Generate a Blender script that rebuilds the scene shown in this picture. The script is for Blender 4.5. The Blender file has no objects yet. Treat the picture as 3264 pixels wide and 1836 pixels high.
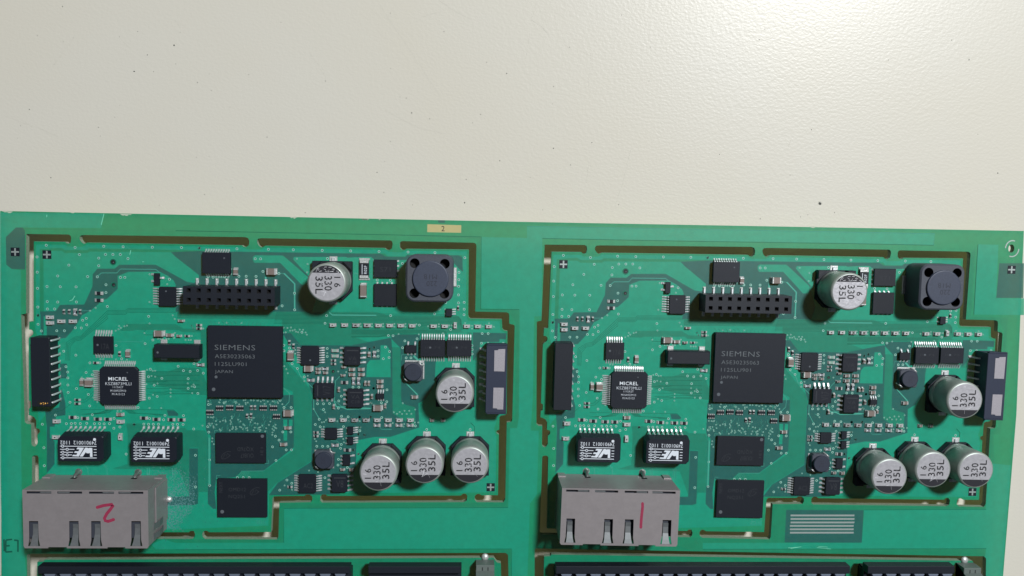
import bpy, math, random
from mathutils import Matrix, Vector
from mathutils.geometry import delaunay_2d_cdt
# 1 Blender unit = 10 mm; every measure below is in millimetres and scaled by K
K = 0.1
random.seed(7)
sc = bpy.context.scene
CAM = {'loc':[6.98081197283995e-11,-2.9594425449354688e-12,220.07987863606905],'right':[0.9986848578724653,0.019873965626575018,0.04726076751944863],'up':[-0.01633252450469538,0.9971115680278934,-0.07417391420343887],'back':[-0.04859838782878688,0.07330447732048363,0.9961248166295292],'f':2630.598184659308}
CO = [[134.9206,0.0068],[0.0092,-0.2543],[-0.1078,-0.2508],[0.2767,0.6504],[0.0828,-0.0053],[0.2775,0.24]]
OUT = [(-122.0,1.6),(10.4,1.5),(151.0,1.8),(152.3,-49.2),(151.5,-96.0),(150.8,-140.0),(-125.0,-140.0),(-124.1,-95.5),(-123.1,-51.6)]
SLOTS = {'S1':[(-115.61,-4.21),(-104.87,-4.15),(-104.32,-4.5),(-104.2,-5.31),(-104.41,-6.28),(-104.91,-6.53),(-105.5,-6.38),(-105.73,-6.06),(-113.71,-6.1),(-114.2,-26.63),(-114.24,-26.99),(-115.34,-27.08),(-115.44,-29.16),(-114.79,-29.19),(-114.4,-29.59),(-114.35,-30.21),(-114.72,-30.73),(-115.37,-31.15),(-115.58,-31.56),(-115.9,-47.88),(-115.35,-48.19),(-115.39,-49.85),(-115.91,-50.07),(-115.99,-51.84),(-115.4,-52.0),(-114.6,-52.41),(-114.12,-53.24),(-114.17,-55.32),(-113.37,-55.53),(-113.23,-56.26),(-113.7,-56.89),(-113.9,-57.04),(-113.87,-59.29),(-114.27,-60.03),(-114.78,-60.29),(-115.37,-59.93),(-115.5,-59.31),(-115.45,-54.29),(-116.54,-54.2),(-117.07,-53.68),(-117.34,-25.26),(-116.08,-24.94)],'S3':[(-101.7,-4.29),(-100.81,-4.19),(-59.66,-3.94),(-58.86,-4.23),(-58.56,-5.04),(-58.7,-6.07),(-59.37,-6.59),(-60.08,-6.46),(-60.48,-6.1),(-100.15,-6.14),(-100.45,-6.29),(-101.05,-6.5),(-101.64,-6.07),(-102.08,-5.37),(-102.07,-4.76)],'S4':[(-56.23,-4.28),(-55.43,-4.17),(-21.65,-4.09),(-21.23,-4.44),(-21.13,-5.16),(-21.32,-6.19),(-22.04,-6.68),(-22.76,-6.53),(-23.17,-6.12),(-54.42,-6.09),(-54.93,-6.41),(-55.53,-6.62),(-56.24,-6.02),(-56.58,-5.21),(-56.58,-4.7)],'S5':[(-18.67,-4.22),(0.41,-4.29),(0.94,-4.64),(1.05,-5.15),(1.03,-22.67),(9.39,-22.75),(9.98,-22.99),(10.13,-23.58),(10.18,-25.65),(10.39,-25.92),(11.34,-26.06),(11.66,-26.47),(11.52,-52.08),(11.23,-52.58),(10.07,-52.74),(10.04,-53.02),(10.06,-73.96),(9.55,-74.87),(2.32,-74.85),(1.71,-74.21),(1.76,-73.12),(2.28,-72.58),(3.02,-72.57),(3.56,-72.94),(8.06,-72.88),(7.96,-56.08),(7.32,-55.72),(7.31,-55.01),(8.04,-54.75),(8.04,-51.32),(8.41,-50.85),(9.61,-50.71),(9.96,-50.28),(9.76,-27.81),(8.85,-27.67),(8.36,-27.15),(8.17,-24.63),(-0.29,-24.58),(-0.65,-24.26),(-0.83,-23.74),(-0.97,-6.12),(-17.52,-6.22),(-17.93,-6.54),(-18.65,-6.55),(-19.23,-5.95),(-19.28,-4.91),(-19.08,-4.4)],'S6':[(-52.17,-73.45),(-44.19,-73.31),(-43.67,-72.92),(-42.84,-72.88),(-42.11,-73.41),(-42.0,-74.27),(-42.42,-75.02),(-50.83,-75.23),(-51.09,-84.7),(-51.46,-85.35),(-70.52,-85.27),(-71.23,-84.63),(-71.29,-83.66),(-70.81,-83.01),(-70.09,-82.97),(-69.47,-83.4),(-53.02,-83.3),(-52.63,-73.95)],'S7':[(-39.92,-73.4),(-39.4,-72.91),(-38.57,-72.86),(-37.94,-73.29),(-2.05,-73.03),(-1.53,-72.53),(-0.79,-72.52),(-0.29,-73.13),(-0.44,-74.43),(-1.28,-74.87),(-39.4,-75.12),(-39.92,-74.58)],'S2':[(-115.4,-63.08),(-115.03,-62.66),(-114.03,-62.65),(-113.74,-63.17),(-113.97,-83.49),(-74.81,-83.41),(-74.39,-83.02),(-73.57,-83.02),(-73.21,-83.88),(-73.38,-84.74),(-73.9,-85.21),(-115.53,-85.28),(-115.96,-84.81)],'S8':[(-117.35,-89.72),(-117.04,-89.35),(10.46,-89.02),(11.11,-89.64),(11.36,-95.56),(11.76,-133.0),(9.74,-133.0),(9.34,-95.55),(9.19,-91.94),(8.11,-91.72),(7.61,-91.07),(7.17,-90.41),(-112.71,-91.0),(-113.03,-91.47),(-114.69,-91.6),(-114.82,-95.47),(-114.91999999999999,-133.0),(-117.64999999999999,-133.0)]}
HOLE = (147.78,-3.1)
Z = [('gap',[(-118.16,-85.35),(-73.69,-85.28),(-71.24,-85.27),(-51.46,-85.46),(-50.73,-75.44),(9.76,-74.89),(9.97,-53.02),(12.28,-52.18),(11.96,-25.63),(10.22,-22.74),(1.24,-22.66),(1.18,-4.53),(2.31,-2.75),(2.48,-22.01),(12.82,-21.96),(13.32,-51.27),(12.85,-54.28),(11.06,-54.3),(13.2,-76.29),(13.59,-95.56),(-117.48,-95.47)],1),('dark',[(-120.74,-5.12),(-118.13,-2.59),(-116.46,-2.56),(-115.89,-3.31),(-116.08,-13.43),(-119.47,-13.38),(-120.82,-12.29)],0),('gap',[(-115.83,-2.71),(-25.41,-2.6),(2.25,-2.68),(2.32,-3.26),(-25.41,-2.6),(-115.84,-3.01)],0),('pour',[(2.25,-2.75),(18.58,-2.74),(18.84,-23.66),(16.85,-23.76),(17.0,-45.08),(16.58,-54.9),(18.81,-54.99),(18.66,-72.57),(16.8,-75.19),(16.59,-95.56),(12.19,-95.56),(12.15,-87.88),(-77.96,-88.08),(-83.59,-88.08),(-84.8,-86.69),(-81.51,-85.4),(-78.35,-86.36),(-49.69,-86.25),(-49.63,-76.72),(10.89,-76.24),(10.95,-54.3),(12.85,-54.28),(13.32,-51.27),(12.95,-23.09),(12.82,-21.86),(2.58,-21.8)],0),('pour',[(14.42,0.41),(61.83,0.53),(126.02,0.59),(125.82,-2.52),(102.02,-2.47),(18.6,-2.78),(18.56,-5.05),(14.54,-5.13)],0),('pour',[(-122.06,1.19),(-95.87,1.43),(-96.52,-2.32),(-115.87,-2.55),(-118.13,-2.59),(-120.74,-5.12),(-120.82,-12.29),(-119.47,-13.38),(-117.11,-13.65),(-117.41,-26.67),(-117.98,-51.6),(-118.49,-82.07),(-118.48,-81.63),(-117.58,-95.47),(-123.85,-95.47),(-123.6,-64.77),(-122.65,-26.75)],0),('pour',[(138.36,-2.1),(144.05,-2.14),(144.18,-7.19),(144.32,-16.78),(152.29,-16.75),(152.61,-21.38),(138.32,-21.44)],0),('dark',[(144.66,-7.18),(151.64,-7.06),(152.07,-16.66),(144.38,-16.74)],0),('pour',[(110.3,-76.73),(145.22,-76.39),(145.16,-73.82),(145.38,-63.11),(151.72,-63.74),(151.33,-95.65),(145.42,-95.64),(146.05,-87.63),(65.12,-87.87),(65.06,-86.16),(110.1,-86.04),(110.29,-78.85)],0),('dark',[(88.16,-76.69),(110.17,-76.69),(110.1,-86.04),(88.13,-85.98)],0),('tin',[(89.49,-78.04),(107.62,-77.99),(107.6,-78.48),(89.47,-78.53)],0),('tin',[(89.54,-79.04),(107.67,-78.99),(107.65,-79.48),(89.52,-79.53)],0),('tin',[(89.59,-80.04),(107.72,-79.99),(107.7,-80.48),(89.56,-80.53)],0),('tin',[(89.45,-81.01),(107.55,-80.97),(107.53,-81.46),(89.43,-81.5)],0),('tin',[(89.5,-81.99),(107.6,-81.95),(107.58,-82.44),(89.48,-82.48)],0),('tin',[(89.54,-82.95),(107.65,-82.91),(107.63,-83.4),(89.52,-83.44)],0),('cream',[(-12.04,0.38),(-3.07,0.29),(-3.08,-1.71),(-12.06,-1.72)],0),('dark',[(-9.22,1.51),(-7.38,1.5),(-7.41,0.8),(-9.16,0.81)],0),('pour',[(-113.01,-6.89),(-105.71,-6.85),(-105.12,-7.25),(-101.36,-7.28),(-100.16,-6.65),(-60.48,-6.61),(-59.47,-7.11),(-55.64,-7.14),(-54.42,-6.6),(-22.96,-6.63),(-22.13,-7.13),(-18.85,-7.18),(-17.62,-6.74),(-1.52,-6.65),(-1.45,-23.96),(-0.81,-25.18),(7.55,-25.16),(7.8,-27.58),(9.18,-28.4),(9.29,-50.5),(7.83,-51.15),(7.61,-51.11),(6.62,-54.55),(7.29,-56.69),(7.37,-72.01),(-2.17,-72.27),(-37.95,-72.43),(-52.07,-72.7),(-53.62,-73.35),(-53.74,-81.52),(-77.29,-82.6),(-76.14,-82.6),(-112.03,-82.67),(-111.65,-64.11),(-111.58,-51.55),(-113.44,-53.9),(-113.75,-49.73),(-113.79,-51.77),(-113.34,-31.12),(-113.89,-28.87),(-113.6,-24.97),(-113.22,-7.3)],1),('gap',[(-112.25,-8.09),(-106.71,-7.64),(-105.83,-8.21),(-100.23,-8.11),(-99.62,-7.65),(-66.33,-7.64),(-60.89,-8.05),(-54.42,-8.0),(-23.16,-7.57),(-22.53,-8.32),(-17.81,-8.27),(-17.24,-7.73),(-2.74,-7.67),(-2.73,-8.33),(-17.8,-8.81),(-22.94,-8.8),(-23.76,-8.51),(-31.96,-7.83),(-77.59,-8.46),(-78.67,-8.28),(-99.6,-8.5),(-100.2,-8.88),(-105.95,-8.99),(-106.73,-8.43),(-111.35,-8.52),(-111.57,-24.36),(-112.56,-24.37)],1),('dark',[(-78.87,-8.24),(-71.56,-7.84),(-24.18,-7.69),(-22.94,-8.41),(-17.81,-8.4),(-17.19,-7.81),(-3.57,-7.73),(-2.63,-8.33),(-2.47,-12.07),(-3.52,-11.25),(-5.2,-9.41),(-17.18,-9.22),(-25.81,-9.37),(-26.84,-8.56),(-31.55,-8.75),(-33.06,-8.88),(-33.27,-8.68),(-46.92,-8.93),(-47.22,-9.55),(-42.84,-14.21),(-43.45,-16.29),(-44.88,-16.31),(-50.58,-10.54),(-57.26,-10.65),(-57.67,-9.94),(-57.66,-9.12),(-57.06,-8.66),(-49.97,-8.61),(-49.36,-8.97),(-43.25,-14.22),(-41.2,-19.98),(-42.21,-23.52),(-51.81,-23.87),(-77.74,-23.95),(-77.67,-16.85),(-73.04,-16.47),(-71.62,-14.7),(-71.71,-14.09),(-77.6,-9.48)],1),('dark',[(-97.69,-12.9),(-93.31,-12.83),(-92.09,-11.78),(-82.71,-11.62),(-81.11,-12.51),(-74.73,-15.98),(-71.19,-16.44),(-71.23,-22.72),(-76.2,-22.79),(-77.51,-17.06),(-78.14,-15.73),(-79.73,-14.43),(-81.73,-13.44),(-89.73,-13.58),(-92.54,-14.75),(-92.59,-18.12),(-95.42,-20.83),(-96.83,-21.26),(-97.6,-22.2),(-99.67,-23.97),(-101.88,-25.21),(-103.74,-28.52),(-106.08,-31.23),(-107.78,-31.45),(-114.93,-31.14),(-112.05,-30.9),(-112.5,-29.05),(-112.42,-25.36),(-112.6,-24.37),(-108.53,-24.21),(-107.4,-22.55),(-101.23,-22.36),(-99.06,-17.62),(-98.9,-14.35)],1),('pour',[(-112.55,-31.11),(-110.96,-31.09),(-110.84,-25.75),(-111.63,-25.56),(-111.73,-30.27)],1),('dark',[(-107.71,-38.05),(-105.91,-38.03),(-105.99,-41.97),(-107.59,-41.99)],1),('trace',[(-90.52,-27.3),(-77.85,-27.16),(-75.84,-28.33),(-71.28,-28.37),(-69.6,-28.35),(-69.77,-38.85),(-76.95,-38.73),(-79.8,-39.8),(-85.46,-39.87),(-86.1,-42.79),(-71.41,-45.98),(-69.83,-46.17),(-69.8,-43.03),(-71.36,-38.87),(-71.28,-29.31),(-76.26,-29.27),(-77.06,-28.72),(-88.33,-28.92),(-88.94,-29.18),(-92.15,-29.14)],1),('trace',[(-77.33,-23.84),(-25.25,-23.16),(-21.57,-24.26),(-3.33,-23.99),(-2.9,-24.79),(-2.64,-28.04),(1.35,-29.35),(2.3,-35.89),(0.62,-35.91),(0.08,-28.32),(-14.07,-28.72),(-20.29,-28.92),(-21.52,-29.88),(-31.84,-29.7),(-25.18,-32.02),(-45.27,-32.28),(-49.98,-28.39),(-50.08,-25.48),(-77.35,-25.67)],1),('trace',[(-47.31,-44.89),(-46.9,-54.37),(-47.0,-60.72),(-54.95,-66.52),(-60.73,-66.66),(-62.59,-68.27),(-53.52,-72.92),(-53.93,-72.28),(-51.45,-69.7),(-42.33,-63.67),(-42.46,-50.92),(-42.3,-81.9),(-42.37,-48.64),(-41.96,-44.83),(-49.98,-35.69),(-49.98,-43.66)],1),('dark',[(-21.32,-29.24),(-13.65,-28.97),(-13.78,-36.08),(-9.3,-36.03),(-9.48,-38.57),(-9.12,-41.95),(-11.78,-46.43),(-13.85,-47.73),(-13.57,-54.09),(-13.46,-54.28),(-21.27,-56.95),(-25.45,-56.98),(-30.44,-58.04),(-30.31,-58.58),(-30.47,-65.74),(-34.82,-72.84),(-53.62,-73.14),(-51.24,-69.7),(-42.33,-63.88),(-42.26,-50.92),(-42.26,-47.58),(-41.96,-46.1),(-44.85,-37.72),(-49.98,-29.22),(-47.73,-29.19),(-45.27,-32.28),(-31.83,-32.21),(-21.52,-30.08),(-19.01,-32.57),(-21.08,-32.6)],1),('trace',[(-20.98,-32.6),(-18.8,-32.57),(-18.45,-47.35),(-17.19,-48.18),(-14.67,-48.8),(-14.62,-54.1),(-20.71,-50.55)],1),('pour',[(-24.09,-32.11),(-22.43,-32.09),(-21.48,-33.65),(-21.32,-40.71),(-27.85,-40.72),(-27.67,-37.3),(-26.85,-36.14),(-24.16,-36.0)],1),('pour',[(-9.54,-41.95),(-9.39,-37.09),(-8.77,-36.55),(0.0,-36.44),(0.22,-36.76),(0.41,-42.27)],1),('dark',[(-70.03,-46.91),(-47.11,-45.73),(-46.9,-54.37),(-47.0,-60.08),(-54.95,-66.41),(-60.73,-66.55),(-62.59,-68.27),(-65.05,-68.49),(-67.52,-68.51),(-67.96,-72.34),(-67.57,-76.94),(-68.4,-76.94),(-69.79,-75.56),(-69.7,-57.07),(-70.1,-55.38),(-70.19,-54.56)],1),('pour',[(-49.78,-52.47),(-48.75,-52.46),(-48.75,-58.18),(-49.68,-58.19)],1),('pour',[(-48.24,-52.45),(-47.31,-52.45),(-47.31,-54.14),(-48.24,-54.15)],1),('pour',[(-69.59,-56.22),(-68.88,-57.06),(-68.97,-70.43),(-69.69,-70.43)],1),('dark',[(-110.58,-51.54),(-110.71,-57.81),(-109.53,-58.84),(-109.65,-64.93),(-111.72,-67.47),(-111.38,-51.54)],1),('trace',[(-94.72,-66.11),(-90.84,-64.82),(-90.53,-56.81),(-90.89,-53.87),(-87.65,-53.85),(-75.48,-55.01),(-75.07,-55.53),(-70.3,-55.6),(-69.7,-57.49),(-69.81,-72.35),(-72.07,-72.36),(-72.5,-75.57),(-78.25,-75.59),(-74.85,-76.0),(-74.5,-60.27),(-72.26,-60.26),(-72.38,-75.57),(-73.61,-76.0),(-77.22,-66.43)],1),('dark',[(-74.51,-60.49),(-72.26,-60.47),(-72.38,-75.57),(-73.61,-75.95),(-80.99,-76.02),(-80.97,-73.79),(-74.72,-73.55)],1),('dark',[(-107.44,-44.47),(-106.51,-48.62),(-106.58,-51.75),(-108.99,-52.19),(-109.45,-54.89),(-111.45,-54.9),(-111.77,-50.76),(-108.14,-49.68)],1),('dark',[(-80.31,-50.26),(-78.48,-50.24),(-77.28,-51.28),(-77.48,-51.7),(-79.92,-51.72)],1),('dark',[(0.5,-28.31),(9.5,-28.4),(9.42,-30.09),(7.64,-30.01),(7.65,-30.75),(2.42,-30.92),(2.47,-33.77),(0.62,-35.91)],1)]
DUST = (-78.74,-76.02)
WEAR = [[(-91.7,1.49),(-88.72,1.41)],[(-29.36,1.47),(-27.63,1.44)],[(-48.04,1.58),(-46.12,1.49)],[(-29.34,1.51),(-27.4,1.49)],[(-121.65,1.6),(-118.82,1.49)],[(-24.87,1.46),(-24.26,1.45)],[(-104.36,1.59),(-103.18,1.58)],[(90.88,1.84),(93.14,1.83)]]
STAIN = [(-93.5,-65.89),(-79.24,-64.96),(-72.73,-68.53),(-73.21,-76.64),(-77.36,-81.98),(-74.91,-83.24),(-80.45,-82.82)]
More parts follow.
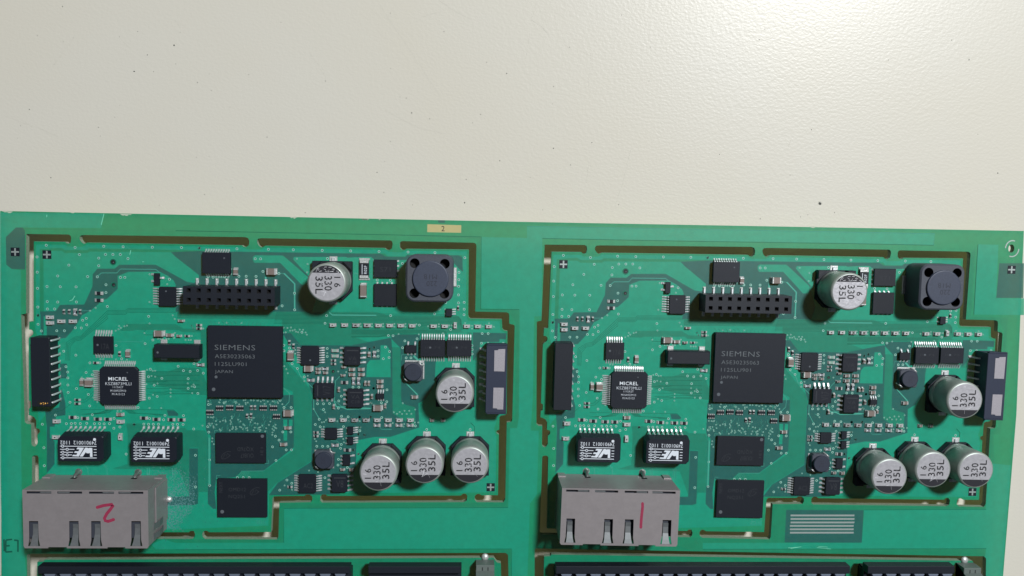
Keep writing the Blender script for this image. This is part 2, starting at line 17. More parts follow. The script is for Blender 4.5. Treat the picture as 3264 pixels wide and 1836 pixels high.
LN = [('lite',0.16,[(-97.72,-14.94),(-96.71,-14.01),(-92.72,-13.94),(-91.81,-12.9),(-82.72,-12.84),(-81.63,-13.75)],1),('lite',0.12,[(-80.64,-15.06),(-79.34,-15.2)],1),('lite',0.1,[(-102.16,-24.01),(-99.87,-23.98)],1),('line',0.1,[(-77.61,-23.02),(-90.06,-23.21),(-90.67,-23.78),(-95.27,-23.84),(-96.29,-24.92),(-102.18,-30.66),(-103.78,-30.99),(-106.0,-32.46),(-106.19,-37.21)],1),('line',0.1,[(-77.61,-23.37),(-90.07,-23.56),(-90.67,-24.13),(-95.28,-24.19),(-95.95,-25.26),(-102.18,-31.01),(-103.79,-31.34),(-105.67,-32.81),(-105.85,-37.2)],1),('line',0.1,[(-77.62,-23.72),(-90.07,-23.91),(-90.68,-24.47),(-95.28,-24.54),(-95.62,-25.61),(-102.19,-31.36),(-103.79,-31.69),(-105.34,-33.15),(-105.52,-37.2)],1),('line',0.1,[(-77.62,-24.07),(-90.08,-24.26),(-90.68,-24.82),(-95.29,-24.89),(-95.28,-25.95),(-102.2,-31.71),(-103.8,-32.04),(-105.01,-33.5),(-105.18,-37.2)],1),('line',0.09,[(-51.6,-23.83),(-37.09,-23.7),(-4.37,-23.63),(-2.79,-24.79),(-2.43,-27.72)],1),('line',0.09,[(-51.69,-24.18),(-37.09,-24.05),(-4.37,-23.98),(-2.79,-24.98),(-2.43,-27.72)],1),('line',0.09,[(-51.77,-24.54),(-37.09,-24.4),(-4.36,-24.34),(-2.79,-25.17),(-2.43,-27.72)],1),('line',0.09,[(-51.85,-24.89),(-37.09,-24.76),(-4.36,-24.7),(-2.78,-25.35),(-2.43,-27.72)],1),('line',0.09,[(-51.93,-25.24),(-37.08,-25.11),(-4.35,-25.05),(-2.78,-25.54),(-2.43,-27.72)],1),('line',0.09,[(-52.01,-25.6),(-37.08,-25.46),(-4.34,-25.41),(-2.78,-25.73),(-2.43,-27.72)],1),('line',0.09,[(-52.1,-25.95),(-37.08,-25.82),(-4.34,-25.77),(-2.77,-25.92),(-2.43,-27.72)],1),('line',0.09,[(-52.18,-26.31),(-37.08,-26.17),(-4.33,-26.12),(-2.77,-26.11),(-2.43,-27.72)],1),('line',0.09,[(-52.26,-26.66),(-37.08,-26.53),(-4.33,-26.48),(-2.77,-26.3),(-2.43,-27.72)],1),('line',0.09,[(-31.85,-28.03),(-7.43,-27.9),(-6.38,-28.41)],1),('line',0.09,[(-31.85,-28.26),(-7.43,-28.13),(-6.38,-28.64)],1),('line',0.09,[(-31.85,-28.49),(-7.42,-28.36),(-6.38,-28.87)],1),('line',0.09,[(-31.85,-28.72),(-7.42,-28.59),(-6.37,-29.1)],1),('line',0.09,[(-31.85,-28.95),(-7.42,-28.82),(-6.37,-29.33)],1),('line',0.09,[(-31.84,-29.18),(-7.42,-29.05),(-6.37,-29.56)],1),('line2',0.35,[(-31.84,-29.91),(-24.62,-29.75),(-21.94,-29.25)],1),('line',0.08,[(-94.27,-50.18),(-95.29,-51.02),(-99.33,-51.48)],1),('line',0.08,[(-91.25,-50.15),(-90.05,-51.08),(-81.14,-51.31),(-80.53,-51.73)],1),('line',0.08,[(-94.52,-50.18),(-95.74,-51.03),(-99.84,-51.48)],1),('line',0.08,[(-90.96,-50.15),(-89.76,-51.08),(-81.58,-51.32),(-80.94,-51.73)],1),('line',0.08,[(-94.76,-50.18),(-96.18,-51.03),(-100.34,-51.49)],1),('line',0.08,[(-90.68,-50.14),(-89.48,-51.07),(-82.03,-51.32),(-81.34,-51.73)],1),('line',0.08,[(-95.0,-50.18),(-96.63,-51.03),(-100.84,-51.49)],1),('line',0.08,[(-90.4,-50.14),(-89.2,-51.07),(-82.47,-51.32),(-81.75,-51.74)],1),('line',0.08,[(-95.24,-50.19),(-97.07,-51.04),(-101.35,-51.5)],1),('line',0.08,[(-90.11,-50.14),(-88.91,-51.07),(-82.92,-51.33),(-82.15,-51.74)],1),('line',0.08,[(-95.48,-50.19),(-97.51,-51.04),(-101.85,-51.5)],1),('line',0.08,[(-89.83,-50.14),(-88.63,-51.07),(-83.37,-51.33),(-82.56,-51.75)],1),('line',0.08,[(-95.73,-50.19),(-97.96,-51.05),(-102.35,-51.5)],1),('line',0.08,[(-89.55,-50.13),(-88.35,-51.06),(-83.81,-51.34),(-82.97,-51.75)],1),('line',0.08,[(-102.53,-50.25),(-78.48,-50.07),(-77.28,-51.28)],1),('line',0.08,[(-98.43,-45.42),(-101.29,-48.16),(-102.9,-48.38)],1),('line',0.08,[(-98.41,-44.59),(-101.48,-47.64),(-102.88,-47.65)],1),('line',0.08,[(-105.32,-48.82),(-107.35,-50.51),(-109.37,-50.94),(-110.4,-52.41)],1),('line',0.08,[(-85.46,-39.91),(-81.01,-39.86),(-79.8,-39.84),(-71.69,-39.75)],1),('line',0.08,[(-84.66,-41.11),(-81.02,-41.06),(-79.81,-40.8),(-71.7,-40.71)],1),('line',0.08,[(-83.87,-42.35),(-81.04,-42.32),(-79.82,-42.3),(-71.71,-42.21)],1),('line',0.08,[(-85.49,-42.61),(-81.04,-42.57),(-79.82,-42.3),(-71.71,-42.21)],1),('line',0.08,[(-84.69,-43.29),(-81.05,-43.25),(-79.83,-43.24),(-71.72,-43.15)],1),('line',0.08,[(-83.89,-43.81),(-81.05,-43.78),(-79.84,-43.51),(-71.72,-43.43)],1),('line',0.08,[(-85.51,-44.45),(-81.06,-44.4),(-79.84,-44.39),(-71.72,-44.31)],1),('line',0.08,[(-84.71,-45.38),(-81.07,-45.34),(-79.85,-45.08),(-71.73,-45.0)],1),('line',0.08,[(-83.91,-45.64),(-81.07,-45.62),(-79.86,-45.6),(-71.73,-45.52)],1),('line',0.08,[(-85.53,-46.12),(-81.08,-46.08),(-79.86,-45.81),(-71.74,-45.73)],1),('lite',0.08,[(-93.8,-32.05),(-85.76,-31.99),(-85.72,-32.36)],1),('line',0.08,[(-85.52,-28.88),(-86.03,-29.41),(-85.74,-30.12),(-83.12,-30.13)],1),('lite',0.14,[(-49.98,-43.66),(-48.13,-45.32),(-48.24,-47.64),(-49.57,-49.13)],1),('lite',0.18,[(-47.42,-37.75),(-46.08,-38.68),(-45.26,-40.66),(-41.76,-43.99),(-41.7,-49.58),(-40.19,-52.21)],1),('lite',0.14,[(-34.76,-40.54),(-35.99,-41.82),(-36.28,-47.1),(-34.3,-48.77),(-25.05,-49.21)],1),('lite',0.1,[(-40.09,-49.46),(-38.64,-50.34)],1),('lite',0.3,[(-36.28,-47.31),(-35.75,-48.79),(-34.1,-48.98),(-32.85,-49.5),(-26.63,-49.23)],1),('lite',0.3,[(-17.46,-42.04),(-14.09,-45.39)],1),('lite',0.5,[(-15.25,-34.84),(-13.99,-36.09)],1),('lite',0.12,[(-50.88,-13.32),(-49.76,-13.3),(-46.71,-15.93)],1),('lite',0.4,[(-49.56,-13.3),(-46.77,-16.03),(-46.77,-22.76)],1),('lite',0.45,[(-54.33,-13.79),(-54.34,-15.23)],1),('lite',0.12,[(-31.42,-13.09),(-30.09,-13.06),(-27.3,-13.12),(-25.86,-13.3)],1),('lite',0.12,[(-27.81,-17.07),(-26.98,-17.05),(-25.97,-15.69)],1),('lite',0.14,[(-31.17,-17.54),(-30.35,-17.0)],1),('lite',0.3,[(-37.71,-23.46),(-36.88,-24.17),(-25.24,-24.1)],1),('lite',0.12,[(-101.99,-64.89),(-101.0,-66.15),(-100.99,-68.05)],1),('lite',0.12,[(-96.93,-64.86),(-96.04,-66.12),(-96.01,-68.23)],1),('lite',0.12,[(-85.57,-65.85),(-85.56,-68.39)],1),('lite',0.12,[(-84.96,-65.84),(-84.95,-68.38)],1),('lite',0.12,[(-78.95,-65.81),(-78.93,-68.14),(-79.69,-68.99)],1),('lite',0.12,[(-78.33,-65.8),(-78.32,-68.56),(-79.29,-69.2)],1),('lite',0.3,[(-69.29,-57.49),(-69.34,-70.32)],1),('lite',0.1,[(-60.93,-66.55),(-54.75,-66.48)],1),('lite',0.08,[(-60.73,-66.76),(-61.97,-68.26)],1),('lite',0.08,[(-60.27,-66.76),(-61.35,-68.26)],1),('lite',0.08,[(-59.82,-66.76),(-60.73,-68.26)],1),('lite',0.08,[(-59.37,-66.76),(-60.11,-68.25)],1),('lite',0.08,[(-58.91,-66.75),(-59.5,-68.25)],1),('lite',0.1,[(-67.85,-56.21),(-67.85,-55.58),(-66.93,-55.57)],1),('lite',0.1,[(-54.64,-64.47),(-53.71,-64.47),(-53.71,-63.53)],1),('lite',0.1,[(-67.46,-68.72),(-67.46,-67.82),(-66.39,-67.82)],1),('lite',0.1,[(-24.11,-54.27),(-23.69,-54.9),(-20.88,-54.88)],1),('lite',0.1,[(-37.17,-58.09),(-35.51,-58.19),(-34.67,-58.93)],1),('lite',0.08,[(-49.98,-32.35),(-46.29,-31.78),(-45.47,-32.29)],1),('line2',0.15,[(0.27,-52.89),(1.34,-53.95),(1.33,-55.88)],1),('lite',0.1,[(-18.56,-36.14),(-18.47,-34.67),(-17.95,-34.39),(-16.08,-34.43)],1),('lite',0.12,[(14.43,0.36),(61.83,0.53),(125.92,0.59),(125.82,-2.52)],0),('line2',0.12,[(-77.53,-2.6),(-25.41,-2.6),(2.31,-2.68),(2.48,-22.01),(12.82,-21.96)],0),('line2',0.12,[(-78.37,-88.19),(12.04,-87.88),(12.19,-95.56)],0),('line2',0.12,[(-49.63,-86.25),(-49.63,-76.72),(10.89,-76.3)],0),('line2',0.12,[(18.6,-2.78),(61.95,-2.77),(102.02,-2.56),(125.82,-2.58)],0),('line2',0.12,[(65.12,-87.94),(146.05,-87.63)],0),('line2',0.12,[(110.29,-76.62),(145.32,-76.32)],0),('line2',0.12,[(138.26,-2.1),(138.32,-21.44)],0),('lite',0.07,[(-60.63,-53.49),(-60.39,-53.76),(-60.39,-54.14)],1),('lite',0.07,[(-67.32,-53.13),(-67.32,-53.13),(-67.32,-52.37)],1),('lite',0.07,[(-52.0,-48.22),(-51.46,-47.67),(-51.46,-47.02)],1),('lite',0.07,[(-52.48,-53.99),(-52.05,-54.43),(-52.05,-55.15)],1),('lite',0.07,[(-51.73,-47.34),(-51.73,-47.34),(-51.73,-47.86)],1),('lite',0.07,[(-51.96,-47.36),(-52.37,-46.92),(-52.37,-46.2)],1),('lite',0.07,[(-63.21,-47.93),(-62.84,-47.55),(-62.83,-46.96)],1),('lite',0.07,[(-53.83,-52.12),(-53.83,-52.12),(-53.83,-51.7)],1),('lite',0.07,[(-57.97,-54.08),(-57.66,-53.76),(-57.66,-53.25)],1),('lite',0.07,[(-55.23,-52.05),(-55.0,-51.79),(-55.0,-51.16)],1),('lite',0.07,[(-55.11,-52.47),(-54.72,-52.09),(-54.72,-51.79)],1),('lite',0.07,[(-63.56,-53.3),(-63.09,-53.79),(-63.09,-54.23)],1),('lite',0.07,[(-65.61,-54.52),(-66.0,-54.93),(-66.01,-55.69)],1),('lite',0.07,[(-56.34,-53.71),(-56.59,-53.98),(-56.59,-54.26)],1),('lite',0.07,[(-58.56,-53.45),(-58.56,-53.45),(-58.56,-54.3)],1),('lite',0.07,[(-67.98,-53.53),(-67.49,-54.05),(-67.49,-54.33)],1),('lite',0.07,[(-55.3,-54.57),(-55.3,-54.57),(-55.3,-53.74)],1),('lite',0.07,[(-67.42,-51.95),(-67.42,-51.95),(-67.42,-52.45)],1),('lite',0.07,[(-64.12,-54.77),(-64.51,-55.19),(-64.51,-55.47)],1),('lite',0.07,[(-60.28,-53.53),(-59.75,-54.05),(-59.75,-54.35)],1),('lite',0.07,[(-62.12,-47.21),(-62.12,-47.21),(-62.12,-47.73)],1),('lite',0.07,[(-63.65,-54.51),(-63.65,-54.51),(-63.65,-54.09)],1),('lite',0.07,[(-57.17,-48.5),(-57.17,-48.5),(-57.17,-48.25)],1),('lite',0.07,[(-56.92,-53.63),(-56.92,-53.63),(-56.92,-54.14)],1),('lite',0.07,[(-55.07,-54.25),(-55.07,-54.25),(-55.07,-53.63)],1),('lite',0.07,[(-66.23,-48.15),(-66.23,-48.15),(-66.23,-47.9)],1),('lite',0.07,[(-54.07,-48.58),(-54.63,-49.15),(-54.63,-49.72)],1),('lite',0.07,[(-63.02,-48.1),(-62.59,-47.65),(-62.59,-47.0)],1),('lite',0.07,[(-52.79,-52.62),(-53.22,-52.18),(-53.22,-51.4)],1),('lite',0.07,[(-54.46,-48.39),(-54.01,-47.93),(-54.01,-47.57)],1),('lite',0.07,[(-61.75,-51.98),(-61.75,-51.98),(-61.75,-52.44)],1),('lite',0.07,[(-56.86,-54.52),(-56.29,-55.1),(-56.29,-55.53)],1),('lite',0.07,[(-68.67,-47.67),(-69.04,-47.3),(-69.03,-46.54)],1),('lite',0.07,[(-62.88,-51.89),(-63.25,-52.29),(-63.25,-52.63)],1),('lite',0.07,[(-57.45,-51.71),(-57.78,-52.05),(-57.78,-52.54)],1),('lite',0.07,[(-56.74,-47.45),(-57.08,-47.07),(-57.08,-46.78)],1),('lite',0.07,[(-61.57,-51.94),(-61.32,-51.68),(-61.32,-50.92)],1),('lite',0.07,[(-52.8,-47.7),(-53.09,-47.98),(-53.09,-48.36)],1),('lite',0.07,[(-69.2,-52.32),(-69.2,-52.32),(-69.19,-51.9)],1),('lite',0.07,[(-54.31,-52.76),(-54.76,-53.21),(-54.76,-54.03)],1),('lite',0.07,[(-55.01,-52.79),(-55.01,-52.79),(-55.01,-52.41)],1),('lite',0.07,[(-56.18,-47.11),(-56.53,-46.75),(-56.53,-46.12)],1),('lite',0.07,[(-64.89,-52.47),(-64.89,-52.47),(-64.88,-51.82)],1),('lite',0.07,[(-59.75,-54.29),(-60.25,-54.8),(-60.25,-55.6)],1),('lite',0.07,[(-65.88,-55.39),(-66.38,-55.9),(-66.38,-56.71)],1),('lite',0.07,[(-58.64,-48.12),(-58.64,-48.12),(-58.65,-48.69)],1),('lite',0.07,[(-63.51,-52.25),(-63.16,-51.89),(-63.16,-51.42)],1),('lite',0.07,[(-58.11,-53.93),(-58.11,-53.93),(-58.11,-54.44)],1),('lite',0.07,[(-54.54,-47.99),(-54.32,-47.78),(-54.32,-47.04)],1),('lite',0.07,[(-63.29,-47.64),(-63.57,-47.33),(-63.57,-46.72)],1),('lite',0.07,[(-62.14,-47.67),(-62.14,-47.67),(-62.14,-48.24)],1),('lite',0.07,[(-54.7,-54.37),(-54.93,-54.6),(-54.93,-54.96)],1),('lite',0.07,[(-64.09,-48.36),(-63.52,-48.94),(-63.52,-49.53)],1),('lite',0.07,[(-68.15,-52.4),(-68.15,-52.4),(-68.16,-53.07)],1),('lite',0.07,[(-61.47,-53.08),(-61.2,-53.37),(-61.21,-53.69)],1),('lite',0.07,[(-65.13,-51.88),(-65.46,-52.2),(-65.46,-52.79)],1),('lite',0.07,[(-63.04,-52.01),(-62.57,-51.52),(-62.57,-50.93)],1),('lite',0.07,[(-64.74,-48.83),(-64.21,-49.37),(-64.22,-49.88)],1),('lite',0.07,[(-51.61,-48.01),(-52.12,-47.49),(-52.12,-46.9)],1),('lite',0.07,[(-56.98,-54.43),(-56.98,-54.43),(-56.98,-54.98)],1),('lite',0.07,[(-52.62,-54.33),(-52.13,-53.82),(-52.13,-53.25)],1),('lite',0.07,[(-68.59,-47.88),(-68.59,-47.88),(-68.6,-48.26)],1),('lite',0.07,[(-51.71,-47.36),(-52.02,-47.68),(-52.02,-48.27)],1),('lite',0.07,[(-65.78,-54.74),(-65.78,-54.74),(-65.78,-55.52)],1),('lite',0.07,[(-57.82,-53.02),(-57.82,-53.02),(-57.82,-52.45)],1),('lite',0.07,[(-61.12,-52.25),(-61.59,-52.74),(-61.59,-53.56)],1),('lite',0.07,[(-64.25,-47.84),(-63.96,-47.54),(-63.96,-47.29)],1),('lite',0.07,[(-62.47,-48.03),(-62.27,-48.24),(-62.27,-48.81)],1),('lite',0.07,[(-59.74,-55.51),(-59.74,-55.51),(-59.73,-54.86)],1),('lite',0.07,[(-56.8,-55.59),(-56.49,-55.25),(-56.49,-54.64)],1),('lite',0.07,[(-52.79,-54.44),(-52.48,-54.75),(-52.48,-55.56)],1),('lite',0.07,[(-58.23,-47.69),(-58.48,-47.44),(-58.48,-46.85)],1),('lite',0.07,[(-64.85,-53.19),(-65.07,-53.42),(-65.08,-53.8)],1),('lite',0.07,[(-58.77,-54.11),(-58.46,-53.79),(-58.46,-53.47)],1),('lite',0.07,[(-64.97,-48.83),(-64.64,-48.49),(-64.64,-47.8)],1),('lite',0.07,[(-55.67,-53.51),(-55.38,-53.78),(-55.38,-54.08)],1),('lite',0.07,[(-54.27,-55.36),(-54.03,-55.59),(-54.03,-55.95)],1),('lite',0.07,[(-69.12,-47.93),(-69.12,-47.93),(-69.13,-48.58)],1),('lite',0.07,[(-69.09,-54.53),(-68.53,-53.94),(-68.53,-53.6)],1),('lite',0.07,[(-52.02,-48.22),(-51.75,-47.95),(-51.75,-47.63)],1),('lite',0.07,[(-65.37,-48.02),(-65.03,-48.37),(-65.03,-49.21)],1),('lite',0.07,[(-65.16,-47.19),(-64.85,-46.88),(-64.85,-46.23)],1),('lite',0.07,[(-67.56,-54.62),(-67.56,-54.62),(-67.56,-55.26)],1),('lite',0.07,[(-69.29,-48.62),(-68.8,-48.11),(-68.79,-47.33)],1),('lite',0.07,[(-66.89,-52.47),(-67.2,-52.79),(-67.2,-53.06)],1),('lite',0.07,[(-69.76,-53.97),(-69.23,-54.49),(-69.23,-55.04)],1),('lite',0.07,[(-69.09,-54.76),(-68.66,-54.3),(-68.65,-53.69)],1),('lite',0.07,[(-59.44,-48.65),(-59.44,-48.65),(-59.44,-48.29)],1),('lite',0.07,[(-64.24,-53.96),(-64.55,-54.28),(-64.55,-55.04)],1),('lite',0.07,[(-62.67,-47.21),(-62.43,-47.48),(-62.43,-48.09)],1),('lite',0.07,[(-68.27,-27.36),(-68.27,-26.78),(-68.87,-26.12)],1),('lite',0.07,[(-67.22,-27.34),(-67.22,-26.76),(-67.82,-26.23)],1),('lite',0.07,[(-66.17,-27.33),(-66.16,-26.75),(-66.77,-26.34)],1),('lite',0.07,[(-65.11,-27.31),(-65.11,-26.73),(-65.71,-26.08)],1),('lite',0.07,[(-64.06,-27.3),(-64.06,-26.72),(-64.66,-26.19)],1),('lite',0.07,[(-63.0,-27.28),(-63.0,-26.7),(-63.61,-26.3)],1),('lite',0.07,[(-61.95,-27.27),(-61.94,-26.69),(-62.55,-26.03)],1),('lite',0.07,[(-60.89,-27.25),(-60.89,-26.67),(-60.28,-26.12)],1),('lite',0.07,[(-59.83,-27.24),(-59.83,-26.66),(-59.22,-26.23)],1),('lite',0.07,[(-58.78,-27.22),(-58.77,-26.64),(-58.16,-25.97)],1),('lite',0.07,[(-57.72,-27.21),(-57.72,-26.63),(-57.11,-26.08)],1),('lite',0.07,[(-56.66,-27.19),(-56.66,-26.61),(-56.05,-26.19)],1),('lite',0.07,[(-55.6,-27.18),(-55.6,-26.6),(-54.99,-25.92)],1),('lite',0.07,[(-54.54,-27.16),(-54.54,-26.58),(-53.93,-26.03)],1),('ghost',0.42,[(-122.6,-85.57),(-120.98,-85.35)],0),('ghost',0.42,[(-122.6,-85.57),(-122.78,-88.76)],0),('ghost',0.42,[(-122.64,-87.16),(-121.63,-87.08)],0),('ghost',0.42,[(-122.78,-88.82),(-121.02,-88.7)],0),('ghost',0.42,[(-123.1,-85.35),(-123.08,-88.55)],0),('ghost',0.42,[(-120.48,-85.56),(-119.48,-85.67)],0),('ghost',0.42,[(-119.48,-85.56),(-119.55,-88.76)],0),('scr',0.16,[(-95.71,1.37),(-96.09,-0.09),(-96.47,-1.51)],0),('scr',0.16,[(-110.19,0.83),(-110.24,0.22)],0),('scr',0.16,[(-104.9,-21.49),(-104.1,-21.17),(-103.48,-20.14)],0),('scr',0.16,[(-89.01,-7.96),(-89.31,-9.09)],0),('scr',0.16,[(-86.1,-10.96),(-85.66,-10.85)],0),('scr',0.1,[(89.08,-87.47),(92.17,-87.24)],0),('scr',0.1,[(97.27,-87.35),(101.29,-87.79)],0),('scr',0.1,[(89.76,-87.69),(92.83,-87.13)],0),('scr',0.1,[(97.7,-87.01),(100.37,-87.23)],0)]
